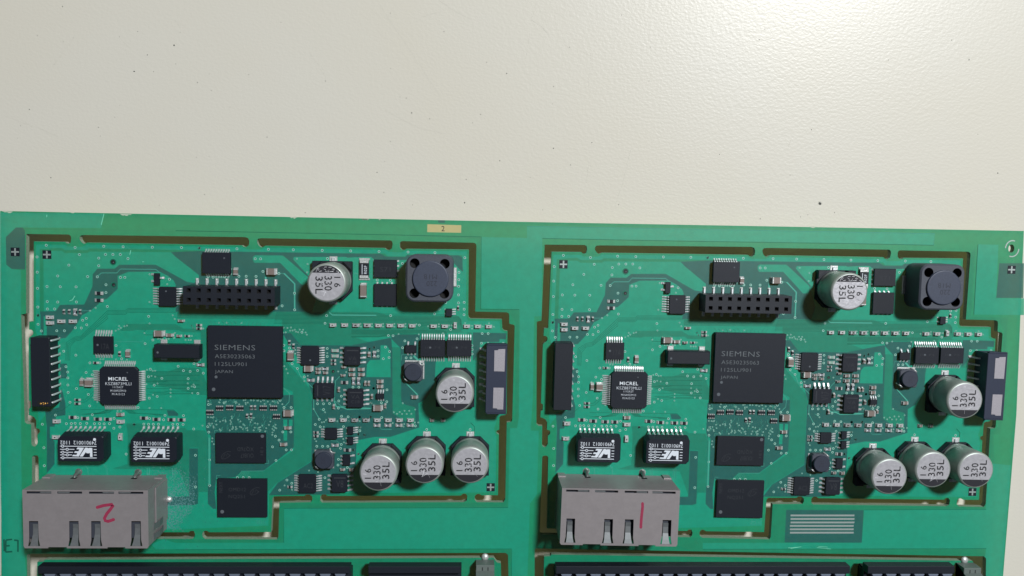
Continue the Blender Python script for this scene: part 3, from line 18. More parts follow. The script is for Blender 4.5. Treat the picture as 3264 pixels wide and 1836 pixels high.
V = [(-110.55,-7.05,0.34),(-103.25,-7.5,0.34),(-102.19,-9.32,0.34),(-95.94,-7.03,0.34),(-91.01,-7.08,0.34),(-83.55,-7.05,0.34),(-76.07,-7.01,0.34),(-71.46,-7.02,0.34),(-95.54,-9.16,0.34),(-93.65,-9.13,0.34),(-91.76,-9.09,0.34),(-89.82,-10.11,0.34),(-97.28,-10.15,0.34),(-97.32,-12.14,0.34),(-104.92,-12.11,0.34),(-107.81,-14.99,0.34),(-100.19,-15.02,0.34),(-97.72,-15.04,0.34),(-91.8,-15.09,0.34),(-90.69,-15.07,0.34),(-95.54,-17.07,0.34),(-95.58,-19.13,0.34),(-107.21,-17.81,0.34),(-110.58,-17.81,0.34),(-103.18,-17.77,0.34),(-112.95,-10.13,0.34),(-112.99,-14.08,0.34),(-113.0,-18.29,0.34),(-113.03,-23.21,0.34),(-113.04,-25.36,0.34),(-110.6,-21.75,0.34),(-107.94,-21.81,0.34),(-103.17,-21.73,0.34),(-110.6,-23.67,0.34),(-108.75,-23.64,0.34),(-95.29,-22.78,0.34),(-79.24,-15.36,0.34),(-84.34,-14.14,0.22),(-99.71,-23.97,0.22),(-98.3,-23.17,0.22),(-79.82,-16.68,0.22),(-84.43,-21.44,0.22),(-71.42,-7.04,0.34),(-61.76,-7.05,0.34),(-53.61,-7.04,0.34),(-47.12,-7.04,0.34),(-39.6,-7.07,0.34),(-32.15,-7.07,0.34),(-57.02,-9.6,0.34),(-55.64,-9.58,0.34),(-59.4,-14.25,0.34),(-61.28,-14.28,0.34),(-56.83,-14.24,0.34),(-55.04,-12.9,0.34),(-50.88,-13.36,0.34),(-69.24,-14.52,0.34),(-67.97,-14.64,0.34),(-65.0,-14.49,0.34),(-38.23,-9.2,0.34),(-46.81,-18.51,0.34),(-46.77,-22.93,0.34),(-50.05,-21.92,0.34),(-38.38,-24.32,0.34),(-63.29,-12.4,0.22),(-63.3,-13.68,0.22),(-67.18,-14.52,0.22),(-66.48,-14.61,0.22),(-65.81,-14.6,0.22),(-64.03,-14.61,0.22),(-46.21,-9.37,0.22),(-43.42,-10.72,0.22),(-43.52,-12.94,0.22),(-24.7,-7.1,0.34),(-17.06,-7.08,0.34),(-9.93,-7.12,0.34),(-2.01,-8.32,0.34),(-3.5,-12.25,0.34),(-3.51,-14.21,0.34),(-3.53,-15.96,0.34),(-3.54,-18.28,0.34),(-3.5,-20.41,0.34),(-1.99,-20.24,0.34),(-1.96,-22.08,0.34),(-1.98,-23.57,0.34),(-6.87,-20.38,0.34),(-8.61,-22.18,0.34),(-9.82,-23.46,0.34),(-21.47,-24.11,0.34),(-25.11,-14.64,0.34),(-18.51,-10.17,0.34),(-21.66,-14.68,0.34),(-113.02,-25.37,0.33),(-113.07,-27.73,0.33),(-100.74,-25.97,0.33),(-101.66,-26.5,0.33),(-100.65,-27.69,0.33),(-103.56,-28.52,0.33),(-102.06,-28.56,0.33),(-84.71,-25.22,0.33),(-85.71,-32.48,0.33),(-93.21,-33.08,0.33),(-103.57,-35.75,0.33),(-106.65,-34.74,0.33),(-106.17,-38.84,0.33),(-105.75,-40.27,0.33),(-105.74,-41.82,0.33),(-105.78,-43.71,0.33),(-105.74,-45.68,0.33),(-100.55,-46.17,0.33),(-100.26,-49.23,0.33),(-101.03,-40.32,0.33),(-103.57,-44.64,0.33),(-99.46,-40.92,0.33),(-84.93,-41.28,0.33),(-72.98,-43.84,0.33),(-72.17,-39.46,0.33),(-72.14,-45.61,0.33),(-83.68,-31.48,0.33),(-100.0,-37.75,0.33),(-97.42,-37.72,0.33),(-91.8,-36.58,0.33),(-105.31,-48.3,0.33),(-109.12,-51.77,0.33),(-99.62,-51.6,0.33),(-94.01,-52.52,0.33),(-84.8,-52.46,0.33),(-80.77,-51.58,0.33),(-75.96,-51.62,0.33),(-81.15,-52.78,0.33),(-112.54,-54.25,0.33),(-77.21,-38.38,0.33),(-73.09,-37.64,0.33),(-84.44,-39.25,0.33),(-81.48,-41.65,0.33),(-83.48,-43.51,0.33),(-74.65,-41.66,0.33),(-74.67,-44.27,0.33),(-74.12,-39.74,0.33),(-75.85,-39.55,0.33),(-82.76,-46.53,0.33),(-84.81,-46.99,0.33),(-112.27,-29.48,0.33),(-108.33,-29.36,0.33),(-106.38,-29.34,0.33),(-87.74,-49.55,0.33),(-106.36,-54.05,0.33),(-105.07,-53.99,0.33),(-104.1,-53.92,0.33),(-102.76,-53.97,0.33),(-101.09,-53.9,0.33),(-99.11,-53.99,0.33),(-97.8,-53.97,0.33),(-96.61,-54.01,0.33),(-95.2,-53.95,0.33),(-88.83,-54.11,0.33),(-86.3,-53.98,0.33),(-85.08,-54.01,0.33),(-83.84,-54.0,0.33),(-82.5,-53.99,0.33),(-78.75,-53.98,0.33),(-77.55,-53.97,0.33),(-76.08,-54.0,0.33),(-103.37,-52.41,0.33),(-78.49,-24.86,0.2),(-78.0,-25.84,0.2),(-84.49,-27.11,0.2),(-92.33,-27.91,0.2),(-91.9,-28.39,0.2),(-90.97,-27.93,0.2),(-90.32,-27.75,0.2),(-92.5,-28.77,0.2),(-93.25,-29.15,0.2),(-85.83,-29.67,0.2),(-82.37,-31.11,0.2),(-81.76,-31.1,0.2),(-81.12,-31.1,0.2),(-80.21,-31.08,0.2),(-79.6,-31.08,0.2),(-78.15,-30.89,0.2),(-77.97,-29.5,0.2),(-73.6,-30.27,0.2),(-75.23,-31.33,0.2),(-74.46,-31.36,0.2),(-73.85,-31.35,0.2),(-73.62,-27.52,0.2),(-73.22,-28.15,0.2),(-90.31,-34.18,0.2),(-93.23,-36.74,0.2),(-97.28,-36.75,0.2),(-96.52,-36.74,0.2),(-102.18,-41.68,0.2),(-99.17,-41.89,0.2),(-99.14,-39.88,0.2),(-99.03,-42.89,0.2),(-85.5,-43.3,0.2),(-84.16,-41.04,0.2),(-83.21,-41.24,0.2),(-83.84,-39.66,0.2),(-83.19,-39.65,0.2),(-85.29,-39.45,0.2),(-83.81,-46.1,0.2),(-82.62,-43.06,0.2),(-79.24,-44.59,0.2),(-79.25,-45.53,0.2),(-79.26,-46.48,0.2),(-74.76,-42.94,0.2),(-73.24,-43.23,0.2),(-73.71,-43.74,0.2),(-73.63,-45.54,0.2),(-93.07,-50.48,0.2),(-92.16,-50.47,0.2),(-90.45,-36.81,0.2),(-84.77,-49.67,0.2),(-81.73,-49.64,0.2),(-99.0,-46.32,0.2),(-99.26,-46.99,0.2),(-98.27,-48.13,0.2),(-49.61,-32.42,0.33),(-48.14,-33.16,0.33),(-49.57,-33.91,0.33),(-26.95,-33.16,0.33),(-25.82,-32.7,0.33),(-47.44,-37.35,0.33),(-46.04,-38.61,0.33),(-44.23,-40.86,0.33),(-38.19,-33.15,0.33),(-38.18,-35.29,0.33),(-34.4,-45.96,0.33),(-35.08,-47.26,0.33),(-35.19,-49.2,0.33),(-25.84,-43.72,0.33),(-26.49,-47.76,0.33),(-70.7,-40.15,0.33),(-71.16,-33.83,0.33),(-44.86,-28.88,0.33),(-38.78,-26.4,0.33),(-65.31,-48.08,0.33),(-62.22,-47.94,0.33),(-69.39,-48.56,0.33),(-50.6,-47.24,0.33),(-49.57,-49.17,0.33),(-47.68,-49.15,0.33),(-40.72,-48.09,0.33),(-39.13,-48.08,0.33),(-37.53,-48.0,0.33),(-31.33,-43.5,0.33),(-29.78,-43.5,0.33),(-39.1,-49.62,0.33),(-40.25,-52.3,0.33),(-34.33,-51.4,0.33),(-32.57,-51.55,0.33),(-29.52,-51.59,0.33),(-26.55,-51.56,0.33),(-35.28,-39.29,0.2),(-38.68,-50.38,0.2),(-49.67,-27.76,0.2),(-48.65,-27.79,0.2),(-47.73,-27.65,0.2),(-49.1,-28.96,0.2),(-49.77,-29.07,0.2),(-47.97,-28.48,0.2),(-47.32,-28.47,0.2),(-46.77,-28.24,0.2),(-46.4,-28.75,0.2),(-45.85,-28.89,0.2),(-45.44,-28.18,0.2),(-44.56,-28.21,0.2),(-43.9,-28.93,0.2),(-43.57,-29.51,0.2),(-49.47,-38.03,0.2),(-48.96,-38.82,0.2),(-48.59,-39.92,0.2),(-49.94,-41.81,0.2),(-46.6,-33.66,0.2),(-46.6,-34.64,0.2),(-38.18,-34.39,0.2),(-33.15,-39.43,0.2),(-43.31,-40.58,0.2),(-44.23,-42.02,0.2),(-70.61,-28.26,0.2),(-73.64,-27.52,0.2),(-73.18,-28.15,0.2),(-66.55,-26.65,0.2),(-64.52,-26.62,0.2),(-60.66,-26.63,0.2),(-49.99,-48.29,0.2),(-41.74,-49.52,0.2),(-38.43,-52.45,0.2),(-35.43,-52.77,0.2),(-32.42,-52.78,0.2),(-22.04,-29.46,0.33),(-20.8,-29.49,0.33),(-17.64,-30.83,0.33),(-14.41,-30.22,0.33),(-18.24,-32.69,0.33),(-22.78,-32.58,0.33),(-21.69,-33.76,0.33),(-24.74,-33.59,0.33),(-24.72,-35.06,0.33),(-23.33,-35.72,0.33),(-21.8,-35.38,0.33),(-26.97,-33.16,0.33),(-25.8,-32.7,0.33),(-5.5,-27.6,0.33),(2.97,-28.57,0.33),(4.58,-28.55,0.33),(-13.83,-26.54,0.33),(-17.26,-35.41,0.33),(-15.97,-35.39,0.33),(2.84,-31.19,0.33),(4.58,-31.17,0.33),(8.65,-31.11,0.33),(-22.28,-44.12,0.33),(-26.56,-47.74,0.33),(-23.75,-47.65,0.33),(-25.84,-43.72,0.33),(-22.3,-47.34,0.33),(-29.52,-51.59,0.33),(-26.53,-51.56,0.33),(-23.61,-51.67,0.33),(0.3,-31.86,0.33),(0.36,-32.95,0.33),(0.38,-34.11,0.33),(-19.35,-29.05,0.2),(-8.66,-26.24,0.2),(-8.65,-26.87,0.2),(-5.89,-26.51,0.2),(-5.27,-26.5,0.2),(0.22,-26.53,0.2),(0.23,-27.27,0.2),(3.08,-26.7,0.2),(-1.63,-25.78,0.2),(4.74,-25.77,0.2),(6.11,-26.7,0.2),(-11.54,-26.8,0.2),(-20.4,-50.17,0.2),(-19.56,-50.61,0.2),(-18.83,-50.11,0.2),(-18.2,-50.64,0.2),(-17.54,-49.78,0.2),(-16.95,-50.63,0.2),(-16.29,-49.77,0.2),(-15.7,-50.57,0.2),(-14.67,-49.39,0.2),(-18.02,-47.7,0.2),(-14.62,-26.32,0.2),(-17.52,-26.26,0.2),(-17.51,-26.99,0.2),(-20.48,-26.3,0.2),(-20.47,-27.03,0.2),(-23.45,-26.34,0.2),(-23.44,-27.07,0.2),(-26.4,-26.39,0.2),(-26.4,-27.12,0.2),(-29.43,-26.43,0.2),(-29.28,-27.12,0.2),(-7.53,-28.63,0.2),(-13.96,-29.04,0.2),(-112.27,-60.54,0.34),(-112.28,-65.39,0.34),(-73.3,-55.2,0.34),(-72.91,-62.32,0.34),(-72.96,-70.94,0.34),(-91.01,-62.12,0.34),(-88.83,-54.09,0.34),(-94.11,-55.16,0.34),(-92.53,-54.83,0.34),(-52.61,-59.89,0.33),(-49.0,-60.69,0.33),(-47.6,-60.68,0.33),(-51.69,-63.6,0.33),(-69.23,-63.54,0.33),(-69.24,-70.52,0.33),(-50.7,-71.71,0.33),(-35.11,-63.18,0.33),(-29.77,-61.67,0.33),(-28.16,-56.45,0.33),(-48.8,-68.94,0.33),(-41.28,-53.73,0.33),(-39.98,-54.33,0.33),(-40.87,-59.65,0.33),(-39.34,-59.64,0.33),(-37.93,-59.63,0.33),(-34.56,-60.16,0.33),(-34.36,-59.1,0.33),(-33.8,-54.24,0.33),(-29.44,-54.42,0.33),(-35.21,-64.74,0.33),(-32.71,-65.41,0.33),(-47.51,-69.81,0.33),(-38.69,-68.25,0.33),(-61.91,-68.31,0.33),(-60.4,-68.3,0.33),(-58.82,-68.29,0.33),(-50.88,-58.03,0.33),(-69.64,-54.54,0.33),(-69.38,-56.01,0.33),(-49.89,-55.81,0.33),(-47.76,-55.8,0.33),(-51.84,-56.99,0.33),(-31.13,-60.61,0.33),(-29.8,-56.23,0.33),(-29.43,-55.31,0.33),(-42.91,-66.3,0.2),(-40.52,-66.69,0.2),(-49.42,-70.44,0.2),(-47.45,-71.61,0.2),(-40.18,-56.31,0.2),(-41.42,-57.64,0.2),(-41.04,-58.27,0.2),(-39.04,-54.33,0.2),(-38.47,-52.52,0.2),(-38.94,-53.01,0.2),(-39.57,-53.12,0.2),(-68.44,-57.69,0.2),(-68.52,-58.54,0.2),(-68.08,-59.28,0.2),(-33.85,-57.58,0.2),(-33.64,-58.54,0.2),(-36.57,-52.56,0.2),(-32.42,-52.74,0.2),(-71.01,-54.27,0.2),(-66.31,-55.5,0.2),(-63.86,-55.48,0.2),(-59.2,-55.44,0.2),(-57.56,-55.43,0.2),(-55.96,-55.59,0.2),(-54.52,-55.68,0.2),(-52.25,-55.39,0.2),(-52.61,-55.98,0.2),(-52.67,-56.62,0.2),(-51.64,-54.81,0.2),(-11.53,-54.82,0.33),(0.15,-54.75,0.33),(-14.58,-53.87,0.33),(-28.16,-56.43,0.33),(-31.15,-60.61,0.33),(-29.75,-61.71,0.33),(-29.78,-56.23,0.33),(-29.5,-54.42,0.33),(-20.68,-53.17,0.2),(-17.59,-53.4,0.2),(-17.79,-54.06,0.2),(-14.73,-52.95,0.2),(-13.83,-52.94,0.2),(-29.45,-52.71,0.2),(-17.75,-54.11,0.2),(-51.23,-47.77,0.19),(-51.12,-48.0,0.19),(-56.37,-47.35,0.19),(-51.05,-47.0,0.19),(-64.83,-47.74,0.19),(-54.81,-47.31,0.19),(-53.22,-48.4,0.19),(-66.53,-47.99,0.19),(-69.46,-47.72,0.19),(-68.8,-48.51,0.19),(-61.36,-48.43,0.19),(-54.68,-48.25,0.19),(-66.35,-47.25,0.19),(-58.22,-47.3,0.19),(-55.69,-47.61,0.19),(-59.61,-48.4,0.19),(-59.72,-47.23,0.19),(-66.63,-47.91,0.19),(-59.67,-47.98,0.19),(-62.01,-48.02,0.19),(-62.1,-47.98,0.19),(-55.04,-47.28,0.19),(-62.5,-47.81,0.19),(-56.58,-47.4,0.19),(-59.1,-47.95,0.19),(-52.6,-47.52,0.19),(-57.52,-47.33,0.19),(-60.18,-47.34,0.19),(-52.16,-47.61,0.19),(-53.84,-47.61,0.19),(-53.17,-53.02,0.19),(-63.65,-53.77,0.19),(-54.26,-54.82,0.19),(-58.82,-51.82,0.19),(-58.79,-52.45,0.19),(-56.33,-54.97,0.19),(-60.3,-53.86,0.19),(-68.49,-53.68,0.19),(-67.33,-53.96,0.19),(-63.06,-54.52,0.19),(-68.78,-52.01,0.19),(-57.21,-53.49,0.19),(-59.27,-54.79,0.19),(-60.8,-54.67,0.19),(-60.39,-55.12,0.19),(-57.52,-52.06,0.19),(-63.05,-54.91,0.19),(-63.29,-52.27,0.19),(-61.07,-53.04,0.19),(-58.4,-53.19,0.19),(-64.93,-53.15,0.19),(-62.05,-55.04,0.19),(-51.8,-53.87,0.19),(-68.17,-54.43,0.19),(-57.31,-54.71,0.19),(-63.34,-51.76,0.19),(-58.52,-51.97,0.19),(-55.83,-54.57,0.19),(-62.24,-55.21,0.19),(-66.52,-55.24,0.19),(-61.2,-54.49,0.19),(-55.96,-55.3,0.19),(-51.92,-51.59,0.19),(-69.38,-53.7,0.19),(-69.06,-54.14,0.19),(-59.94,-54.1,0.19),(-61.64,-52.58,0.19),(-52.35,-54.28,0.19),(-69.55,-51.97,0.19),(-58.16,-52.61,0.19),(-62.26,-54.57,0.19),(-63.24,-55.14,0.19),(-56.54,-53.63,0.19),(-66.38,-53.16,0.19),(-55.77,-55.34,0.19),(-68.33,-52.1,0.19),(-56.19,-54.73,0.19),(-68.07,-54.81,0.19),(-55.33,-54.15,0.19),(-63.49,-53.27,0.19),(-63.01,-54.81,0.19),(-63.7,-52.79,0.19),(-52.62,-55.03,0.19),(-52.0,-54.59,0.19),(-68.08,-51.93,0.19),(-59.53,-54.84,0.19),(-53.55,-53.93,0.19),(-52.24,-52.03,0.19),(-65.64,-52.85,0.19),(-65.0,-52.76,0.19),(-67.52,-53.03,0.19),(-69.13,-53.68,0.19)]
HO = [(-93.64,-11.1,0.75),(-93.57,-17.08,0.62),(-36.62,-39.3,0.55)]
FID = [(-110.46,-9.47),(6.0,-70.67)]
FIDF = [(-118.47,-8.91),(148.22,-8.9)]
I = [{'n': 'chip', 'lab': 'black rectangular chip with fine leads, upper edge of the board above the pin socket', 'x0': -70.25, 'y0': -13.53, 'x1': -63.09, 'y1': -8.11, 'h': 1.7, 'L': [('T', 10, -69.66, -63.8, -7.305), ('B', 10, -69.57, -63.92, -14.305)], 'lw': 0.3, 'ch': 0.0, 'T': [], 'dot': [(-64.59, -9.49, 0.20202020202020202)]}, {'n': 'chip', 'lab': 'small black chip touching the end of the pin socket', 'x0': -81.66, 'y0': -22.33, 'x1': -77.28, 'y1': -17.35, 'h': 1.1, 'L': [('L', 7, -17.86, -21.83, -83.405), ('R', 7, -17.81, -21.75, -76.035)], 'lw': 0.28, 'ch': 0.25, 'T': [], 'dot': [(-79.78, -18.44, 0.20202020202020202)]}, {'n': 'chip', 'lab': 'small black chip with bright leads above the leaded square chip', 'x0': -98.59, 'y0': -35.06, 'x1': -93.64, 'y1': -30.61, 'h': 1.1, 'L': [('T', 7, -98.15, -94.27, -29.119999999999997), ('B', 7, -98.27, -94.38, -36.245000000000005)], 'lw': 0.28, 'ch': 0.0, 'T': [('17A', -96.53, -34.0, -94.56, -32.49, 0, 'dim')], 'dot': [(-97.49, -32.81, 0.2828282828282828)]}, {'n': 'chip', 'lab': 'square black chip with leads on all four sides and white printed lines', 'x0': -96.95, 'y0': -48.49, 'x1': -87.13, 'y1': -38.54, 'h': 1.5, 'L': [('T', 16, -95.9, -88.36, -37.225), ('B', 16, -96.1, -88.37, -49.965), ('L', 16, -39.9, -47.59, -99.015), ('R', 16, -39.81, -47.42, -85.825)], 'lw': 0.24, 'ch': 0.7, 'T': [('MICREL', -94.7, -42.13, -89.71, -41.19, 0, 'whiteb'), ('KSZ8873MLLI', -95.48, -43.32, -88.83, -42.54, 0, 'white'), ('1115A2T', -93.58, -44.11, -90.88, -43.58, 0, 'white'), ('M10A927M10', -94.21, -45.09, -90.2, -44.53, 0, 'white'), ('M1A15123', -93.8, -45.99, -90.57, -45.44, 0, 'white')], 'dot': [(-89.82, -39.96, 0.16161616161616163)]}, {'n': 'ball_grid_chip', 'lab': 'largest square black chip with grey maker lines and two dots', 'x0': -69.01, 'y0': -46.26, 'x1': -49.68, 'y1': -27.29, 'h': 1.7, 'L': [], 'lw': 0.3, 'ch': 0.0, 'T': [('SIEMENS', -67.18, -33.64, -56.69, -32.28, 0, 'grey'), ('A5E30235063', -67.13, -35.81, -56.83, -34.8, 0, 'grey'), ('1125LU901', -67.15, -37.85, -58.97, -36.87, 0, 'grey'), ('JAPAN', -67.16, -40.03, -62.52, -38.98, 0, 'grey')], 'dot': [(-66.87, -40.82, 0.3838383838383838), (-67.52, -44.13, 0.46464646464646464)]}, {'n': 'memory_chip', 'lab': 'flat black rectangular memory chip, upper one of the pair', 'x0': -67.3, 'y0': -64.07, 'x1': -54.21, 'y1': -56.04, 'h': 1.0, 'L': [], 'lw': 0.3, 'ch': 0.0, 'T': [('XQ76D', -61.65, -60.83, -57.36, -59.6, 180, 'dim'), ('OUBI7', -60.74, -62.63, -57.4, -61.49, 180, 'dim'), ('1E1', -55.55, -61.87, -54.86, -59.87, 90, 'dim')], 'dot': [(-55.05, -56.76, 0.4444444444444444)]}, {'n': 'memory_chip', 'lab': 'flat black memory chip, lower and taller one of the pair', 'x0': -66.97, 'y0': -78.87, 'x1': -53.89, 'y1': -68.4, 'h': 1.0, 'L': [], 'lw': 0.3, 'ch': 0.0, 'T': [('OMD12', -63.95, -71.77, -59.44, -70.83, 0, 'dim'), ('NQ251', -63.96, -73.83, -59.76, -72.74, 0, 'dim'), ('NEXY', -66.5, -72.11, -65.6, -69.21, 90, 'dim')], 'dot': [(-65.69, -77.37, 0.48484848484848486)]}, {'n': 'chip', 'lab': 'black fourteen lead chip right of the largest chip', 'x0': -44.88, 'y0': -37.44, 'x1': -40.17, 'y1': -32.47, 'h': 1.1, 'L': [('L', 7, -33.07, -36.94, -46.065), ('R', 7, -32.98, -36.86, -38.925)], 'lw': 0.28, 'ch': 0.3, 'T': [], 'dot': [(-42.48, -36.19, 0.24242424242424243)]}, {'n': 'small_outline_chip', 'lab': 'eight lead chip with a printed bar, upper right of the logic cluster', 'x0': -33.49, 'y0': -37.34, 'x1': -29.34, 'y1': -32.48, 'h': 1.5, 'L': [('L', 4, -32.97, -36.74, -34.724999999999994), ('R', 4, -32.88, -36.7, -28.0)], 'lw': 0.42, 'ch': 0.25, 'T': [('VA', -32.39, -36.04, -30.23, -35.02, 0, 'dim'), ('C18', -32.39, -36.87, -30.23, -36.27, 0, 'dim')], 'dot': []}, {'n': 'small_outline_chip', 'lab': 'eight lead chip lying sideways with leads above and below', 'x0': -41.33, 'y0': -46.21, 'x1': -36.18, 'y1': -42.27, 'h': 1.5, 'L': [('T', 4, -40.51, -36.76, -40.82), ('B', 4, -40.74, -36.88, -47.269999999999996)], 'lw': 0.42, 'ch': 0.2, 'T': [('V17', -39.02, -45.32, -36.96, -42.93, 90, 'dim')], 'dot': []}, {'n': 'small_outline_chip', 'lab': 'eight lead chip with a printed bar, lower right of the logic cluster', 'x0': -32.61, 'y0': -48.66, 'x1': -28.45, 'y1': -43.74, 'h': 1.5, 'L': [('L', 4, -44.31, -48.05, -33.78), ('R', 4, -44.24, -47.98, -27.095)], 'lw': 0.42, 'ch': 0.25, 'T': [('VA', -31.62, -46.29, -29.35, -45.26, 0, 'dim'), ('C18', -31.61, -47.55, -29.34, -46.73, 0, 'dim')], 'dot': []}, {'n': 'small_outline_chip', 'lab': 'eight lead chip half in the shadow of the tall capacitor', 'x0': -36.63, 'y0': -71.76, 'x1': -32.55, 'y1': -66.96, 'h': 1.5, 'L': [('L', 4, -67.68, -71.28, -37.835), ('R', 4, -67.64, -71.4, -31.17)], 'lw': 0.42, 'ch': 0.25, 'T': [('V8', -35.42, -70.42, -33.55, -68.51, 0, 'dim')], 'dot': []}, {'n': 'chip', 'lab': 'black fourteen lead chip beside the milled slot at the bottom', 'x0': -45.46, 'y0': -72.12, 'x1': -40.91, 'y1': -67.13, 'h': 1.1, 'L': [('L', 7, -67.72, -71.68, -46.76), ('R', 7, -67.69, -71.65, -39.56)], 'lw': 0.28, 'ch': 0.25, 'T': [('AC2', -44.18, -70.8, -41.69, -69.53, 0, 'dim')], 'dot': []}, {'n': 'chip', 'lab': 'small eight lead chip above the small coil', 'x0': -38.52, 'y0': -57.46, 'x1': -35.39, 'y1': -54.5, 'h': 1.0, 'L': [('L', 4, -55.01, -56.98, -39.644999999999996), ('R', 4, -54.92, -56.87, -34.045)], 'lw': 0.3, 'ch': 0.2, 'T': [], 'dot': []}, {'n': 'transceiver_chip', 'lab': 'left one of two finely leaded chips at the board edge', 'x0': -13.39, 'y0': -34.75, 'x1': -6.89, 'y1': -30.32, 'h': 1.6, 'L': [('T', 10, -12.96, -7.25, -28.93), ('B', 10, -12.98, -7.21, -36.125)], 'lw': 0.26, 'ch': 0.0, 'T': [('IC 74', -12.07, -32.61, -8.14, -32.04, 0, 'dim')], 'dot': [(-10.79, -32.33, 0.2828282828282828)]}, {'n': 'transceiver_chip', 'lab': 'right one of two finely leaded chips at the board edge', 'x0': -6.37, 'y0': -34.54, 'x1': 0.12, 'y1': -30.33, 'h': 1.6, 'L': [('T', 10, -5.85, -0.1, -28.939999999999998), ('B', 10, -5.85, -0.11, -36.045)], 'lw': 0.26, 'ch': 0.0, 'T': [('IC 74', -5.04, -32.52, -1.1, -31.95, 0, 'dim')], 'dot': [(-3.75, -32.24, 0.2828282828282828)]}, {'n': 'power_transistor', 'lab': 'flat square power transistor, upper one beside the large coil', 'x0': -25.86, 'y0': -13.88, 'x1': -19.88, 'y1': -9.27, 'h': 1.0, 'L': [('R', 4, -9.5, -13.39, -19.515), ('L', 4, -9.62, -13.51, -26.105)], 'lw': 0.4, 'ch': 0.0, 'T': [('S71', -24.25, -12.34, -21.58, -11.15, 0, 'dim')], 'dot': []}, {'n': 'power_transistor', 'lab': 'flat square power transistor, lower one beside the large coil', 'x0': -25.79, 'y0': -21.44, 'x1': -19.95, 'y1': -15.66, 'h': 1.0, 'L': [('T', 4, -25.03, -21.23, -15.280000000000001), ('B', 4, -24.98, -21.17, -21.77)], 'lw': 0.4, 'ch': 0.0, 'T': [], 'dot': []}, {'n': 'oscillator', 'lab': 'long black block with silver corner leads', 'x0': -82.3, 'y0': -35.79, 'x1': -70.69, 'y1': -32.23, 'h': 3.3, 'L': [], 'lw': 0.3, 'ch': 0.0, 'T': [], 'dot': [(-81.29, -34.26, 0.2828282828282828)]}, {'n': 'transistor', 'lab': 'tiny three lead transistor', 'x0': -82.88, 'y0': -16.81, 'x1': -81.51, 'y1': -13.85, 'h': 1.0, 'L': [('R', 1, -15.01, -15.03, -80.6), ('L', 2, -14.13, -15.93, -83.81)], 'lw': 0.45, 'ch': 0.0, 'T': [], 'dot': []}, {'n': 'transistor', 'lab': 'tiny black transistor at the board edge', 'x0': -6.73, 'y0': -23.97, 'x1': -5.19, 'y1': -21.99, 'h': 1.0, 'L': [('R', 3, -22.15, -23.4, -4.279999999999999), ('L', 2, -22.25, -23.4, -7.08)], 'lw': 0.3, 'ch': 0.0, 'T': [], 'dot': []}, {'n': 'transistor', 'lab': 'tiny five lead transistor', 'x0': -17.44, 'y0': -33.9, 'x1': -14.55, 'y1': -31.92, 'h': 1.0, 'L': [('T', 2, -16.73, -14.87, -31.085), ('B', 3, -16.8, -14.89, -34.515)], 'lw': 0.38, 'ch': 0.0, 'T': [], 'dot': []}, {'n': 'transistor', 'lab': 'tiny six lead transistor', 'x0': -24.97, 'y0': -46.4, 'x1': -23.05, 'y1': -45.03, 'h': 1.0, 'L': [('T', 3, -24.54, -23.23, -44.16), ('B', 3, -24.51, -23.2, -46.995000000000005)], 'lw': 0.3, 'ch': 0.0, 'T': [], 'dot': []}, {'n': 'transistor', 'lab': 'tiny six lead transistor', 'x0': -32.55, 'y0': -56.11, 'x1': -31.14, 'y1': -54.13, 'h': 1.0, 'L': [('R', 3, -54.44, -55.67, -30.005000000000003), ('L', 2, -54.63, -56.12, -33.015)], 'lw': 0.28, 'ch': 0.0, 'T': [], 'dot': []}, {'n': 'transistor', 'lab': 'tiny six lead transistor', 'x0': -32.54, 'y0': -58.87, 'x1': -31.12, 'y1': -56.88, 'h': 1.0, 'L': [('R', 3, -57.2, -58.48, -29.985), ('L', 2, -57.4, -58.78, -33.105000000000004)], 'lw': 0.28, 'ch': 0.0, 'T': [], 'dot': []}, {'n': 'transistor', 'lab': 'tiny five lead transistor', 'x0': -33.76, 'y0': -64.57, 'x1': -31.92, 'y1': -61.71, 'h': 1.0, 'L': [('R', 2, -62.07, -64.17, -30.85), ('L', 3, -62.31, -64.28, -34.425)], 'lw': 0.38, 'ch': 0.0, 'T': [], 'dot': []}]
